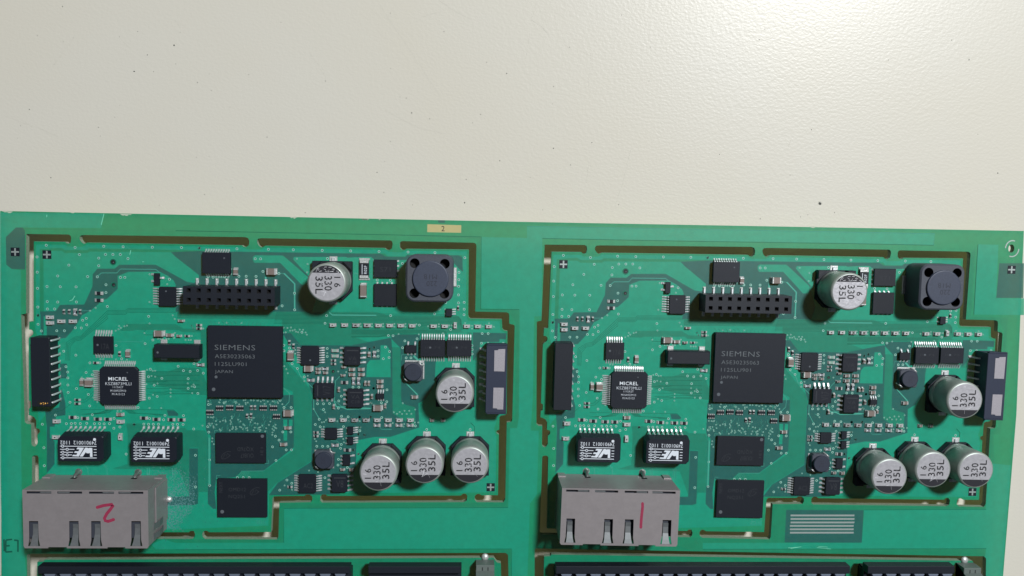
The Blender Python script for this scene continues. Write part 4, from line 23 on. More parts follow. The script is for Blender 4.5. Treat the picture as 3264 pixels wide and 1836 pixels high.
C = [('F',-110.01,-25.81,1.82,0.97,0.8),('F',-109.98,-27.28,1.82,0.97,0.8),('F',-107.1,-26.83,1.82,0.97,0.8),('F',-104.16,-26.79,1.82,0.97,0.8),('F',-108.82,-53.35,1.82,1.05,0.8),('F',-92.33,-53.32,1.92,1.01,0.8),('F',-36.74,-26.81,1.66,0.97,0.8),('F',-33.67,-26.77,1.66,0.97,0.8),('F',-30.7,-26.77,1.66,0.97,0.8),('F',-27.72,-26.73,1.66,0.97,0.8),('F',-36.89,-52.38,1.66,0.97,0.8),('F',-33.85,-52.35,1.66,0.97,0.8),('F',-30.81,-52.37,1.66,0.97,0.8),('F',-27.81,-52.34,1.66,0.97,0.8),('F',-30.61,-26.77,1.66,0.97,0.8),('F',-27.64,-26.77,1.66,0.97,0.8),('F',-24.72,-26.75,1.66,0.97,0.8),('F',-21.74,-26.72,1.66,0.97,0.8),('F',-18.79,-26.7,1.66,0.97,0.8),('F',-15.8,-26.7,1.66,0.97,0.8),('F',-10.11,-26.73,1.66,0.97,0.8),('F',-7.11,-26.7,1.66,0.97,0.8),('F',-1.24,-26.62,1.66,0.97,0.8),('F',1.72,-26.62,1.66,0.97,0.8),('F',4.67,-26.62,1.66,0.97,0.8),('F',-4.27,-26.5,0.93,1.58,0.8),('F',-30.83,-52.37,1.66,0.97,0.8),('F',-27.77,-52.34,1.66,0.97,0.8),('F',-24.81,-52.31,1.66,0.97,0.8),('F',-21.9,-52.29,1.66,0.97,0.8),('F',-18.91,-52.26,1.66,0.97,0.8),('F',-15.93,-52.24,1.66,0.97,0.8),('F',-109.07,-57.59,1.82,1.01,0.8),('F',-92.33,-57.46,1.05,1.72,0.8),('L',-24.89,-53.77,1.66,0.93,0.5),('L',-21.98,-53.74,1.66,0.93,0.5),('L',-19.01,-53.72,1.66,0.93,0.5),('L',-16.0,-53.69,1.66,0.93,0.5),('L',-25.66,-34.57,1.01,1.66,0.5),('C',-10.2,-52.19,1.11,0.81,0.8),('C',-7.17,-52.16,1.11,0.81,0.8),('R',-104.73,-52.3,1.78,0.89,0.45),('R',-101.56,-52.58,1.86,0.89,0.45),('R',-98.25,-52.72,1.82,0.89,0.45),('R',-95.63,-52.74,1.78,0.89,0.45),('R',-86.28,-52.34,1.86,0.89,0.45),('R',-83.01,-52.63,1.86,0.89,0.45),('R',-79.12,-52.7,1.82,0.89,0.45),('R',-76.48,-52.72,1.82,0.89,0.45),('R',-97.34,-19.33,1.92,0.93,0.45),('R',-97.37,-21.17,1.98,0.93,0.45),('S',-106.36,-24.33,0.61,1.11,0.5),('S',-105.01,-24.31,0.61,1.11,0.5),('S',-102.23,-24.27,0.61,1.11,0.5),('L',-103.46,-24.39,0.97,1.72,0.5),('B',-81.83,-29.65,2.63,1.62,1.3),('B',-100.1,-42.9,1.86,2.26,1.3),('C',-79.21,-30.09,1.86,0.93,0.8),('C',-90.06,-35.13,1.17,2.02,0.8),('C',-102.03,-42.91,1.01,1.92,0.8),('C',-92.34,-51.38,1.86,0.93,0.8),('C',-76.84,-30.27,1.25,0.65,0.8),('S',-74.78,-30.28,1.25,0.61,0.5),('S',-98.48,-37.69,1.25,0.65,0.5),('S',-103.35,-47.61,1.45,0.65,0.5),('S',-103.37,-48.63,1.45,0.65,0.5),('S',-92.29,-35.3,0.65,1.25,0.5),('B',-52.7,-12.87,2.63,1.78,1.3),('B',-28.64,-17.44,1.72,3.74,1.3),('C',-62.0,-13.06,1.21,1.92,0.8),('C',-76.27,-26.24,1.62,0.65,0.8),('S',-71.69,-27.35,1.37,0.69,0.5),('S',-71.7,-28.25,1.37,0.69,0.5),('S',-48.13,-31.73,0.65,1.21,0.5),('S',-47.05,-32.65,0.65,1.21,0.5),('S',-36.55,-36.32,1.21,0.65,0.5),('S',-36.54,-37.26,1.21,0.65,0.5),('L',-71.43,-37.91,1.86,0.89,0.5),('L',-38.76,-38.57,1.66,0.93,0.5),('L',-42.53,-41.69,1.86,0.89,0.5),('L',-31.16,-41.88,0.93,1.92,0.5),('L',-29.82,-41.87,0.93,1.92,0.5),('B',-47.69,-35.14,1.62,2.53,1.3),('B',-43.05,-38.52,2.32,1.62,1.3),('B',-48.36,-50.57,2.53,1.72,1.3),('G',-36.15,-33.66,1.78,0.89,0.5),('G',-36.14,-35.12,1.78,0.89,0.5),('C',-40.59,-38.62,1.21,0.73,0.8),('C',-40.59,-39.58,1.21,0.73,0.8),('C',-38.64,-39.65,1.21,0.73,0.8),('C',-33.82,-38.04,1.17,0.61,0.8),('C',-34.01,-40.28,1.17,0.61,0.8),('C',-31.66,-38.64,1.58,0.89,0.8),('C',-29.18,-38.61,1.58,0.89,0.8),('C',-31.65,-40.05,1.58,0.89,0.8),('C',-29.11,-40.02,1.58,0.89,0.8),('R',-33.6,-42.24,1.72,0.89,0.45),('C',-28.02,-42.42,0.65,1.21,0.8),('C',-27.1,-42.41,0.65,1.21,0.8),('C',-35.02,-44.18,0.65,1.21,0.8),('C',-36.34,-48.83,0.65,1.21,0.8),('C',-26.24,-45.99,0.61,1.21,0.8),('C',-26.99,-34.65,0.69,1.21,0.8),('S',-58.17,-49.31,0.65,1.05,0.5),('S',-57.21,-49.3,0.65,1.05,0.5),('S',-59.26,-51.59,0.65,1.05,0.5),('S',-58.22,-51.48,0.65,1.17,0.5),('C',-24.12,-41.79,1.62,0.97,0.8),('C',-24.18,-43.16,1.62,0.97,0.8),('C',-26.26,-45.99,0.61,1.17,0.8),('C',-22.66,-48.49,0.61,1.17,0.8),('C',-14.9,-45.94,1.72,0.93,0.8),('C',-27.13,-34.59,0.65,1.21,0.8),('B',-24.63,-48.92,2.53,1.58,1.3),('S',-3.56,-21.8,0.57,1.11,0.5),('X',-66.43,-49.49,1.94,1.21,0.5),('X',-63.78,-49.32,1.94,1.21,0.5),('X',-61.13,-49.44,1.94,1.21,0.5),('X',-55.0,-49.32,1.94,1.21,0.5),('X',-52.27,-49.3,1.94,1.21,0.5),('X',-68.99,-50.63,1.94,1.21,0.5),('X',-51.48,-51.6,1.94,1.21,0.5),('C',-48.58,-54.63,1.78,0.89,0.8),('C',-49.71,-59.14,1.78,0.89,0.8),('C',-33.99,-65.9,1.21,0.69,0.8),('C',-31.61,-65.93,1.21,0.81,0.8),('S',-41.12,-55.87,1.21,0.69,0.5),('S',-41.12,-56.83,1.21,0.69,0.5),('S',-48.02,-70.81,1.21,0.69,0.5),('L',-36.04,-59.29,1.78,0.89,0.5),('R',-32.73,-60.6,1.78,0.89,0.45)]
R02 = (-28.51,-11.82)
CAP = [(-36.66,-14.94,180),(-3.95,-42.99,0),(-23.28,-63.78,0),(-11.47,-61.72,0),(0.23,-61.65,0)]
IND = (-10.87,-13.52)
SI = [(-15.21,-38.87,0),(-38.62,-62.78,180)]
HD = {'x0': -73.51, 'x1': -50.43, 'y0': -21.3, 'y1': -16.61, 'h': 6.7, 'hole0': (-72.1, -17.64), 'hole1': (-51.9, -17.51), 'row2': -20.08, 'pin0': (-72.09, -15.72), 'pin1': (-51.73, -15.58), 'tip': -14.93}
TR = [{'x0': -106.33, 'x1': -94.75, 'y0': -62.64, 'y1': -56.23, 'h': 5.0, 'p0': (-105.14, -54.91), 'p1': (-96.48, -54.9), 'back': -55.56, 'px': (-105.85, -57.09), 'qx': (-96.78, -61.87)}, {'x0': -87.79, 'x1': -76.08, 'y0': -62.73, 'y1': -56.29, 'h': 5.0, 'p0': (-86.27, -54.75), 'p1': (-77.42, -54.74), 'back': -55.61, 'px': (-87.31, -57.15), 'qx': (-78.13, -61.96)}]
RJ = {'tl':(-111.1,-67.87),'tr':(-80.69,-68.33),'br':(-80.51,-83.1),'bl':(-111.69,-82.57),'h':12.6,'base':(-111.17,-67.76),'base2':(-81.31,-67.97),'post':[(-103.45,-67.05),(-87.97,-67.07)],'hole':[(-102.97,-67.15),(-87.83,-67.34)],'side':(-79.95,-74.38),'slots':[((-110.31,-67.87),(-104.31,-68.14)),((-102.84,-67.83),(-96.8,-68.11)),((-95.08,-67.8),(-88.96,-68.07)),((-87.85,-67.77),(-81.75,-68.04))],'win':[(-109.92,-75.85,-107.68,-82.26),(-100.08,-75.82,-97.8,-82.25),(-94.68,-75.81,-92.39,-82.25),(-84.79,-75.78,-82.47,-82.23)],'mark':[(-93.09,-72.25),(-91.55,-71.78),(-89.44,-71.48),(-89.25,-71.78),(-89.84,-72.68),(-90.82,-73.89),(-91.41,-75.09),(-91.23,-75.66),(-90.56,-75.86),(-89.88,-75.65),(-89.21,-75.39)]}
RJ1 = [(45.05,-70.53),(45.12,-71.6),(45.06,-72.84),(44.96,-74.29),(44.93,-75.75),(44.93,-76.99)]
LC = {'x0':-112.82,'x1':-108.04,'y0':-48.56,'y1':-30.59,'h':4.6,'ys':[-31.63,-33.65,-35.75,-37.71,-39.74,-41.74,-43.75,-45.79,-47.76],'xt':-107.54}
RC = {'x0':4.1,'x1':9.54,'y0':-48.8,'y1':-30.88,'h':6.0,'pads':[[(6.16,-32.19),(7.18,-32.13),(7.18,-31.86),(9.01,-31.78),(8.92,-37.76),(6.16,-37.71)],[(6.08,-42.05),(8.84,-42.06),(8.77,-47.87),(7.17,-47.85),(7.12,-47.58),(6.03,-47.53)]],'ys':[-32.79,-34.69,-36.59,-38.5,-40.47,-42.38,-44.33,-46.25],'xt':2.43}
LOW = {'h':6.0,'A0':(-111.56,-90.39),'A1':(-31.02,-90.35),'Ay':-92.3,'B0':(-26.23,-90.4),'B1':(-1.56,-90.44),'wall':-91.82,'G0':(2.36,-90.86),'G1':(7.29,-90.99),'gw':(4.77,-91.56)}
LOWR = {'A0':(23.74,-90.29),'A1':(104.25,-90.3),'B0':(109.19,-90.3),'B1':(133.58,-90.3)}
CH = {'l':(-56.85,-81.05,-54.78,-80.07),'r':(78.27,-80.93,80.99,-79.93)}
SP = [(-117.2,48.69,0.089),(-110.43,47.24,0.067),(-107.81,48.28,0.067),(-112.97,41.19,0.067),(-88.25,44.32,0.111),(-91.79,39.87,0.178),(-86.6,39.94,0.067),(-119.74,29.07,0.134),(-101.53,24.71,0.089),(-95.71,30.72,0.067),(-114.44,10.93,0.111),(-73.28,7.28,0.111),(-66.29,30.88,0.067),(-52.58,53.9,0.067),(-79.47,50.5,0.067),(-80.68,42.13,0.067),(-71.83,39.7,0.067),(-61.19,39.84,0.067),(-56.36,23.17,0.089),(-101.07,22.41,0.067),(-90.72,50.39,0.067),(-95.59,48.93,0.067),(-81.1,47.05,0.156),(-85.53,4.11,0.067),(-122.22,24.65,0.067),(-75.4,17.28,0.067),(-71.98,17.56,0.067),(-71.27,35.3,0.067),(-40.6,38.58,0.111),(-65.65,9.33,0.067),(-46.0,2.9,0.111),(-97.11,27.56,0.067),(-74.97,37.34,0.089),(-110.44,56.45,0.134),(-123.11,21.31,0.067),(-26.48,14.29,0.111),(-24.55,8.87,0.111),(-2.02,12.91,0.111),(-2.37,6.52,0.156),(-0.53,28.36,0.089),(-12.26,29.14,0.089),(8.55,41.87,0.111),(21.46,38.69,0.089),(21.81,21.94,0.134),(26.63,17.49,0.111),(32.37,23.73,0.111),(-18.7,34.57,0.089),(-20.42,34.84,0.067),(3.06,44.76,0.089),(15.62,13.88,0.089),(21.28,33.97,0.067),(0.71,14.14,0.067),(-16.7,5.61,0.067),(-23.04,42.39,0.067),(-22.91,22.77,0.089),(-17.18,30.6,0.134),(1.65,30.7,0.089),(-24.46,17.3,0.067),(47.7,40.86,0.089),(47.73,49.93,0.067),(39.6,58.33,0.067),(25.58,49.39,0.089),(-8.69,52.61,0.089),(-23.22,57.12,0.089),(7.1,18.2,0.111),(19.26,4.98,0.089),(40.3,6.89,0.111),(79.19,55.67,0.092),(77.74,52.79,0.115),(105.61,58.27,0.092),(131.55,54.09,0.115),(136.77,48.85,0.183),(93.42,28.64,0.115),(87.99,16.04,0.092),(96.78,8.3,0.321),(146.87,17.89,0.137),(93.53,5.12,0.092),(101.09,5.88,0.092),(67.97,21.3,0.092),(80.12,3.74,0.115),(68.89,48.11,0.069),(114.01,48.23,0.092),(64.46,44.02,0.069),(91.51,4.49,0.092),(140.49,28.52,0.069)]
SC = [[(-126.48,27.34),(-122.12,25.74),(-116.02,23.56),(-110.49,20.96)],[(-121.74,25.36),(-116.4,23.82),(-112.21,21.97)],[(-94.69,47.53),(-92.71,46.04)],[(-89.16,51.56),(-89.49,49.81)],[(-107.85,48.21),(-111.2,43.64),(-112.97,41.19)],[(-44.96,45.91),(-42.99,43.62),(-41.2,41.71)],[(-98.81,17.98),(-99.29,17.19)],[(-80.84,53.75),(-79.5,51.86)],[(-80.31,48.54),(-81.06,46.97)],[(-110.15,57.8),(-110.56,56.33)],[(-41.8,41.69),(-40.53,39.76),(-40.6,38.19)],[(-25.92,58.98),(-22.71,54.21),(-16.66,45.76),(-12.6,39.76),(-9.12,34.79)],[(-9.12,34.71),(-10.92,33.95)],[(-10.08,60.86),(-6.05,58.25),(-1.42,55.97)],[(-16.37,54.99),(-14.4,56.54),(-9.24,58.04)],[(-24.3,31.13),(-19.28,28.48),(-14.44,26.41),(-7.58,25.11)],[(14.7,52.81),(13.82,46.66)],[(31.43,47.97),(31.07,38.6)],[(-3.42,16.67),(-3.74,11.02)],[(2.65,17.01),(5.7,16.76)],[(21.52,11.78),(17.89,9.06),(12.05,4.87)],[(43.31,22.22),(41.43,13.45),(39.36,6.47),(38.58,4.81)],[(15.03,56.37),(18.09,54.5),(19.97,52.19)],[(17.14,61.16),(15.02,56.57)],[(11.38,38.05),(10.0,35.83)],[(31.64,17.28),(31.14,12.81)],[(88.11,26.7),(86.98,23.1)],[(95.92,8.07),(96.53,9.02),(97.65,8.32)],[(136.52,48.68),(137.06,49.07)],[(90.85,28.24),(88.33,26.71)],[(-74.36,1.95),(-73.84,2.51),(-73.42,2.82)]]

# ---------------------------------------------------------------- camera
cam = bpy.data.cameras.new('camera'); cam.sensor_width = 36.0; cam.lens = CAM['f'] / 3264 * 36
cam.clip_start = 0.1; cam.clip_end = 2000
co = bpy.data.objects.new('camera', cam); sc.collection.objects.link(co)
r, u, b, l = CAM['right'], CAM['up'], CAM['back'], CAM['loc']
co.matrix_world = Matrix(((r[0], u[0], b[0], l[0]*K), (r[1], u[1], b[1], l[1]*K), (r[2], u[2], b[2], l[2]*K), (0, 0, 0, 1)))
sc.camera = co
# ---------------------------------------------------------------- light: one ceiling lamp up to the right, dim room around
world = bpy.data.worlds.new('World'); sc.world = world; world.use_nodes = True
bg = world.node_tree.nodes['Background']; bg.inputs[0].default_value = (.82, .92, 1.08, 1); bg.inputs[1].default_value = 0.05
LP = Vector((55.0, 59.4, 122.0))
la = bpy.data.lights.new('room_lamp', 'AREA'); la.shape = 'DISK'; la.size = 17; la.energy = 274000; la.color = (.97, .985, 1.0)
lo = bpy.data.objects.new('room_lamp', la); sc.collection.objects.link(lo); lo.location = LP
lo.rotation_euler = (Vector((0, -2, 0)) - LP).to_track_quat('-Z', 'Y').to_euler()
sc.view_settings.view_transform = 'Standard'; sc.view_settings.look = 'None'; sc.view_settings.exposure = 0; sc.view_settings.gamma = 1
# ---------------------------------------------------------------- materials
def lin(c): return tuple(((v/255)/12.92 if v/255 <= .04045 else ((v/255+.055)/1.055)**2.4) for v in c)
def mat(name, rgb, rough=.5, metal=0., noise=0., nscale=4., bump=0., bscale=30., spec=.5, coat=0., trans=None):
    m = bpy.data.materials.new(name); m.use_nodes = True; nt = m.node_tree; N = nt.nodes; Lk = nt.links
    p = N['Principled BSDF']; c = lin(rgb)
    p.inputs['Base Color'].default_value = (*c, 1); p.inputs['Roughness'].default_value = rough; p.inputs['Metallic'].default_value = metal
    p.inputs['Specular IOR Level'].default_value = spec; p.inputs['Coat Weight'].default_value = coat
    if noise or bump:
        tc = N.new('ShaderNodeTexCoord')
    if noise:
        n1 = N.new('ShaderNodeTexNoise'); n1.inputs['Scale'].default_value = nscale; n1.inputs['Detail'].default_value = 6; n1.inputs['Roughness'].default_value = .65
        Lk.new(tc.outputs['Object'], n1.inputs['Vector'])
        mp = N.new('ShaderNodeMapRange'); mp.inputs['From Min'].default_value = .3; mp.inputs['From Max'].default_value = .7
        mp.inputs['To Min'].default_value = 1-noise; mp.inputs['To Max'].default_value = 1+noise
        Lk.new(n1.outputs['Fac'], mp.inputs['Value'])
        vm = N.new('ShaderNodeVectorMath'); vm.operation = 'SCALE'; vm.inputs[0].default_value = c
        Lk.new(mp.outputs[0], vm.inputs['Scale']); Lk.new(vm.outputs[0], p.inputs['Base Color'])
    if bump:
        n2 = N.new('ShaderNodeTexNoise'); n2.inputs['Scale'].default_value = bscale; n2.inputs['Detail'].default_value = 3
        Lk.new(tc.outputs['Object'], n2.inputs['Vector'])
        bp = N.new('ShaderNodeBump'); bp.inputs['Strength'].default_value = bump; bp.inputs['Distance'].default_value = .01
        Lk.new(n2.outputs['Fac'], bp.inputs['Height']); Lk.new(bp.outputs[0], p.inputs['Normal'])
    if trans:
        t = N.new('ShaderNodeBsdfTranslucent'); t.inputs[0].default_value = (*trans, 1)
        a = N.new('ShaderNodeAddShader'); Lk.new(p.outputs[0], a.inputs[0]); Lk.new(t.outputs[0], a.inputs[1])
        Lk.new(a.outputs[0], N['Material Output'].inputs['Surface'])
    return m
TR_ = (.155, .165, .09)
def mask(name, rgb, **k):
    return mat(name, rgb, rough=.43, noise=.1, nscale=5, bump=.16, bscale=55, spec=.42, trans=TR_, **k)
MT = {
 'frame': mask('solder_mask_clear_laminate', (0, 130, 92)),
 'gap': mask('solder_mask_over_laminate', (0, 123, 90)),
 'pour': mask('solder_mask_over_copper', (0, 139, 112)),
 'trace': mask('solder_mask_over_fine_traces', (6, 119, 96)),
 'dark': mask('solder_mask_bare_zone', (20, 88, 84)),
 'edge': mat('laminate_edge', (128, 150, 128), rough=.8, noise=.2, nscale=20),
 'bottom': mat('laminate_underside', (90, 120, 60), rough=.7),
 'tin': mat('tinned_copper', (172, 184, 180), rough=.42, metal=.5, noise=.08, nscale=30),
 'cream': mat('cream_ink', (176, 168, 116), rough=.6, noise=.04),
 'lite': mat('mask_over_trace', (70, 158, 138), rough=.4), 'line': mat('mask_between_traces', (20, 98, 78), rough=.4),
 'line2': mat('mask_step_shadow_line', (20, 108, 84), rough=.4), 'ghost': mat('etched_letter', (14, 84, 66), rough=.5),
 'scr': mat('scratch_in_mask', (120, 205, 175), rough=.6),
 'via': mat('via_ring', (150, 205, 188), rough=.4, metal=.1), 'hole': mat('via_hole', (12, 26, 24), rough=.6),
 'black': mat('black_epoxy', (21, 26, 36), rough=.5, noise=.22, nscale=40, bump=.35, bscale=90, spec=.34),
 'black2': mat('black_epoxy_smooth', (20, 25, 34), rough=.5, noise=.18, nscale=40, bump=.3, bscale=90, spec=.34),
 'plastic': mat('black_plastic', (22, 27, 36), rough=.5, noise=.12, nscale=20, bump=.25, bscale=60, spec=.4),
 'pit': mat('socket_hole', (8, 9, 12), rough=.8),
 'blue': mat('blue_grey_plastic', (38, 45, 64), rough=.5, noise=.1, nscale=20, bump=.2, bscale=60),
 'lead': mat('tinned_lead', (205, 210, 212), rough=.44, metal=.6, noise=.15, nscale=25),
 'solder': mat('solder', (205, 208, 206), rough=.42, metal=.6, noise=.2, nscale=30, bump=.6, bscale=25),
 'can': mat('aluminium_can', (160, 168, 162), rough=.5, metal=.5, noise=.05, nscale=10),
 'top': mat('aluminium_top', (184, 183, 188), rough=.42, metal=.4, noise=.12, nscale=8, bump=.5, bscale=14),
 'capdark': mat('dark_print', (26, 26, 34), rough=.6, noise=.1, nscale=20), 'ink': mat('black_ink', (24, 24, 28), rough=.6),
 'white': mat('white_print', (205, 212, 220), rough=.7), 'whiteb': mat('white_print_bold', (215, 222, 228), rough=.7),
 'grey': mat('grey_laser_print', (98, 104, 108), rough=.8), 'dim': mat('faint_laser_print', (44, 48, 54), rough=.8), 'dot': mat('mould_dot', (84, 90, 96), rough=.8),
 'ferrite': mat('ferrite_block', (64, 68, 78), rough=.5, noise=.14, nscale=30, bump=.3, bscale=60), 'disc': mat('coil_disc', (54, 61, 78), rough=.48, noise=.14, nscale=20, bump=.3, bscale=50),
 'discink': mat('coil_ink', (34, 38, 52), rough=.6), 'disc2': mat('small_coil_disc', (42, 48, 62), rough=.5, noise=.12, nscale=30),
 'ceramic': mat('brown_ceramic', (118, 106, 100), rough=.5, noise=.08, nscale=40), 'pale': mat('pale_ceramic', (128, 160, 146), rough=.5),
 'rblack': mat('resistor_glaze', (28, 32, 38), rough=.35, spec=.6), 'lite_chip': mat('pale_grey_chip', (176, 176, 174), rough=.45, noise=.1, nscale=40), 'mark': mat('chip_mark', (70, 68, 66), rough=.6),
 'shell': mat('dull_steel_shell', (148, 142, 143), rough=.45, metal=.38, noise=.06, nscale=6, bump=.3, bscale=50), 'shellin': mat('shell_inside', (52, 56, 66), rough=.6), 'spring': mat('steel_spring', (100, 104, 106), rough=.5, metal=.3, noise=.12, nscale=12),
 'marker': mat('red_marker', (142, 44, 72), rough=.5, noise=.14, nscale=12), 'gold': mat('gilded_residue', (170, 130, 60), rough=.4, metal=.5, noise=.3, nscale=30),
 'greybox': mat('grey_plastic', (92, 102, 98), rough=.55, noise=.1, nscale=30), 'silverpad': mat('silver_pad', (160, 156, 162), rough=.5, metal=.3, noise=.12, nscale=60, bump=.5, bscale=50),
 'greymetal': mat('contact_metal', (120, 130, 148), rough=.4, metal=.4, noise=.15, nscale=30),
 'speck': mat('table_speck', (66, 68, 64), rough=.8), 'scuff': mat('table_scuff', (197, 194, 182), rough=.45), 'post': mat('dull_solder_post', (140, 144, 142), rough=.32, metal=.7, noise=.2, nscale=14, bump=.5, bscale=12),
 'wear': mat('bare_edge_wear', (172, 184, 164), rough=.8), 'dust': mat('flux_dust', (84, 132, 132), rough=.9),
 'bright': mat('scratch_bright', (225, 225, 230), rough=.4),
}
# the resin underside is clear glass-fibre laminate: light that has crossed the mask leaves through it
bm_ = MT['bottom'].node_tree; tb = bm_.nodes.new('ShaderNodeBsdfTransparent'); tb.inputs[0].default_value = (1, .86, .6, 1)
mx = bm_.nodes.new('ShaderNodeMixShader'); mx.inputs[0].default_value = .88; om = bm_.nodes['Material Output']
bm_.links.new(bm_.nodes['Principled BSDF'].outputs[0], mx.inputs[1]); bm_.links.new(tb.outputs[0], mx.inputs[2]); bm_.links.new(mx.outputs[0], om.inputs['Surface'])
# table laminate: cream, fine pebbled gloss
tm = bpy.data.materials.new('pebbled_cream_laminate'); tm.use_nodes = True
nt = tm.node_tree; N = nt.nodes; Lk = nt.links; p = N['Principled BSDF']
tc = N.new('ShaderNodeTexCoord')
vo = N.new('ShaderNodeTexNoise'); vo.inputs['Scale'].default_value = 11; vo.inputs['Detail'].default_value = 3; vo.inputs['Roughness'].default_value = .5
mpn = N.new('ShaderNodeMapping'); mpn.inputs['Scale'].default_value = (1, 1.35, 1)
Lk.new(tc.outputs['Object'], mpn.inputs[0]); Lk.new(mpn.outputs[0], vo.inputs['Vector'])
bp = N.new('ShaderNodeBump'); bp.inputs['Strength'].default_value = .5; bp.inputs['Distance'].default_value = .009
Lk.new(vo.outputs['Fac'], bp.inputs['Height']); Lk.new(bp.outputs[0], p.inputs['Normal'])
n1 = N.new('ShaderNodeTexNoise'); n1.inputs['Scale'].default_value = .16; n1.inputs['Detail'].default_value = 5
Lk.new(tc.outputs['Object'], n1.inputs['Vector'])
cr = N.new('ShaderNodeValToRGB'); cr.color_ramp.elements[0].position = .35; cr.color_ramp.elements[1].position = .65
cr.color_ramp.elements[0].color = (*lin((200, 196, 183)), 1); cr.color_ramp.elements[1].color = (*lin((201, 198, 187)), 1)
Lk.new(n1.outputs['Fac'], cr.inputs[0]); Lk.new(cr.outputs[0], p.inputs['Base Color'])
p.inputs['Roughness'].default_value = .33; p.inputs['Specular IOR Level'].default_value = .3
MT['table'] = tm
# ---------------------------------------------------------------- mesh helper
class MB:
    def __init__(s): s.v = []; s.f = []; s.m = []; s.mats = []; s.smooth = []
    def mi(s, m):
        if m not in s.mats: s.mats.append(m)
        return s.mats.index(m)
    def add(s, vs, fs, m, sm=False):
        o = len(s.v); s.v += vs; i = s.mi(m)
        for f in fs: s.f.append([a+o for a in f]); s.m.append(i); s.smooth.append(sm)
    def loops(s, rings, m, cap0=True, cap1=True, sm=False):
        n = len(rings[0]); vs = [v for r_ in rings for v in r_]; fs = []
        for k in range(len(rings)-1):
            for i in range(n):
                j = (i+1) % n; fs.append([k*n+i, k*n+j, (k+1)*n+j, (k+1)*n+i])
        s.add(vs, fs, m, sm)
        if cap0: s.add(list(rings[0]), [list(range(n))[::-1]], m)
        if cap1: s.add(list(rings[-1]), [list(range(n))], m)
    def box(s, x0, x1, y0, y1, z0, z1, m, bev=0.):
        def rr(d, z): return [(x0+d, y0+d, z), (x1-d, y0+d, z), (x1-d, y1-d, z), (x0+d, y1-d, z)]
        s.loops([rr(0, z0), rr(0, z1-bev), rr(bev, z1)] if bev else [rr(0, z0), rr(0, z1)], m)
    def prism(s, poly, z0, z1, m, bev=0.):
        if area(poly) < 0: poly = poly[::-1]
        rings = [[(x, y, z0) for x, y in poly], [(x, y, z1-bev) for x, y in poly]]
        if bev: rings.append([(x, y, z1) for x, y in inset(poly, bev)])
        s.loops(rings, m)
    def lathe(s, prof, m, n=48, cx=0, cy=0, sm=True, cap1=True):
        rings = [[(cx+r_*math.cos(2*math.pi*i/n), cy+r_*math.sin(2*math.pi*i/n), z) for i in range(n)] for r_, z in prof]
        s.loops(rings, m, sm=sm, cap1=cap1)
    def disc(s, cx, cy, r_, z, m, n=16):
        s.add([(cx+r_*math.cos(2*math.pi*i/n), cy+r_*math.sin(2*math.pi*i/n), z) for i in range(n)], [list(range(n))], m)
    def ring(s, cx, cy, r0, r1, z, m, n=14):
        vs = [(cx+q*math.cos(2*math.pi*i/n), cy+q*math.sin(2*math.pi*i/n), z) for q in (r0, r1) for i in range(n)]
        s.add(vs, [[i, n+i, n+(i+1) % n, (i+1) % n][::-1] for i in range(n)], m)
    def stroke(s, pts, w, z, m, zt=None):
        """flat ribbon with mitred joints; zt gives it a thickness below z"""
        n = len(pts); L = []; R = []
        for i, (x, y) in enumerate(pts):
            a = pts[max(i-1, 0)]; c = pts[min(i+1, n-1)]
            d = Vector((c[0]-a[0], c[1]-a[1])); 
            if d.length < 1e-6: d = Vector((1, 0))
            d.normalize(); q = Vector((-d.y, d.x))*w/2
            L.append((x+q.x, y+q.y)); R.append((x-q.x, y-q.y))
        vs = [(a[0], a[1], z) for a in L]+[(a[0], a[1], z) for a in R]
        s.add(vs, [[i, n+i, n+i+1, i+1] for i in range(n-1)], m)
    def tube(s, pts, r_, m, n=8):
        P3 = [Vector(q) for q in pts]; rings = []
        for i, q in enumerate(P3):
            d = (P3[min(i+1, len(P3)-1)]-P3[max(i-1, 0)]).normalized()
            a = d.orthogonal().normalized() if i == 0 else (a - d*a.dot(d)).normalized()
            c = d.cross(a); rr = r_[i] if isinstance(r_, (list, tuple)) else r_
            rings.append([tuple(q+(a*math.cos(t)+c*math.sin(t))*rr) for t in [2*math.pi*k/n for k in range(n)]])
        s.loops(rings, m, sm=True)
    def lead(s, side, at_, body, tip, zs, w, m, t=.16):
        """gull wing lead: shoulder from the body edge, drop, foot to the tip"""
        sg = 1 if tip > body else -1; L_ = abs(tip-body)
        path = [(body-sg*.1, zs), (body+sg*L_*.2, zs-.02), (body+sg*L_*.42, zs*.45), (body+sg*L_*.62, .2), (tip-sg*.1, .05)]
        def pt(uu, zz, k):
            return (at_+k*w/2, uu, zz) if side in 'TB' else (uu, at_+k*w/2, zz)
        vs = []
        for uu, zz in path:
            vs += [pt(uu, zz, -1), pt(uu, zz, 1), pt(uu, zz+t, 1), pt(uu, zz+t, -1)]
        fs = []
        for k in range(4):
            for i in range(4):
                j = (i+1) % 4; fs.append([k*4+i, k*4+j, k*4+4+j, k*4+4+i])
        fs.append([16, 17, 18, 19]); s.add(vs, fs, m)
        # solder pad with a small fillet
        a, b_ = sorted((body+sg*L_*.42, tip+sg*.12))
        if side in 'TB': s.box(at_-w*.62, at_+w*.62, a, b_, 0, .09, 'solder', .03)
        else: s.box(a, b_, at_-w*.62, at_+w*.62, 0, .09, 'solder', .03)
    def text(s, st, x0, y0, x1, y1, z, rot, m, shear=0., off=0.):
        vs, fs = glyphs(st, off)
        out = []
        for (a, b_) in vs:
            a += shear*(b_-.5)
            if rot == 0: q = (a, b_)
            elif rot == 180: q = (1-a, 1-b_)
            elif rot == 90: q = (1-b_, a)
            else: q = (b_, 1-a)
            out.append((x0+(x1-x0)*q[0], y0+(y1-y0)*q[1], z))
        s.add(out, fs, m)
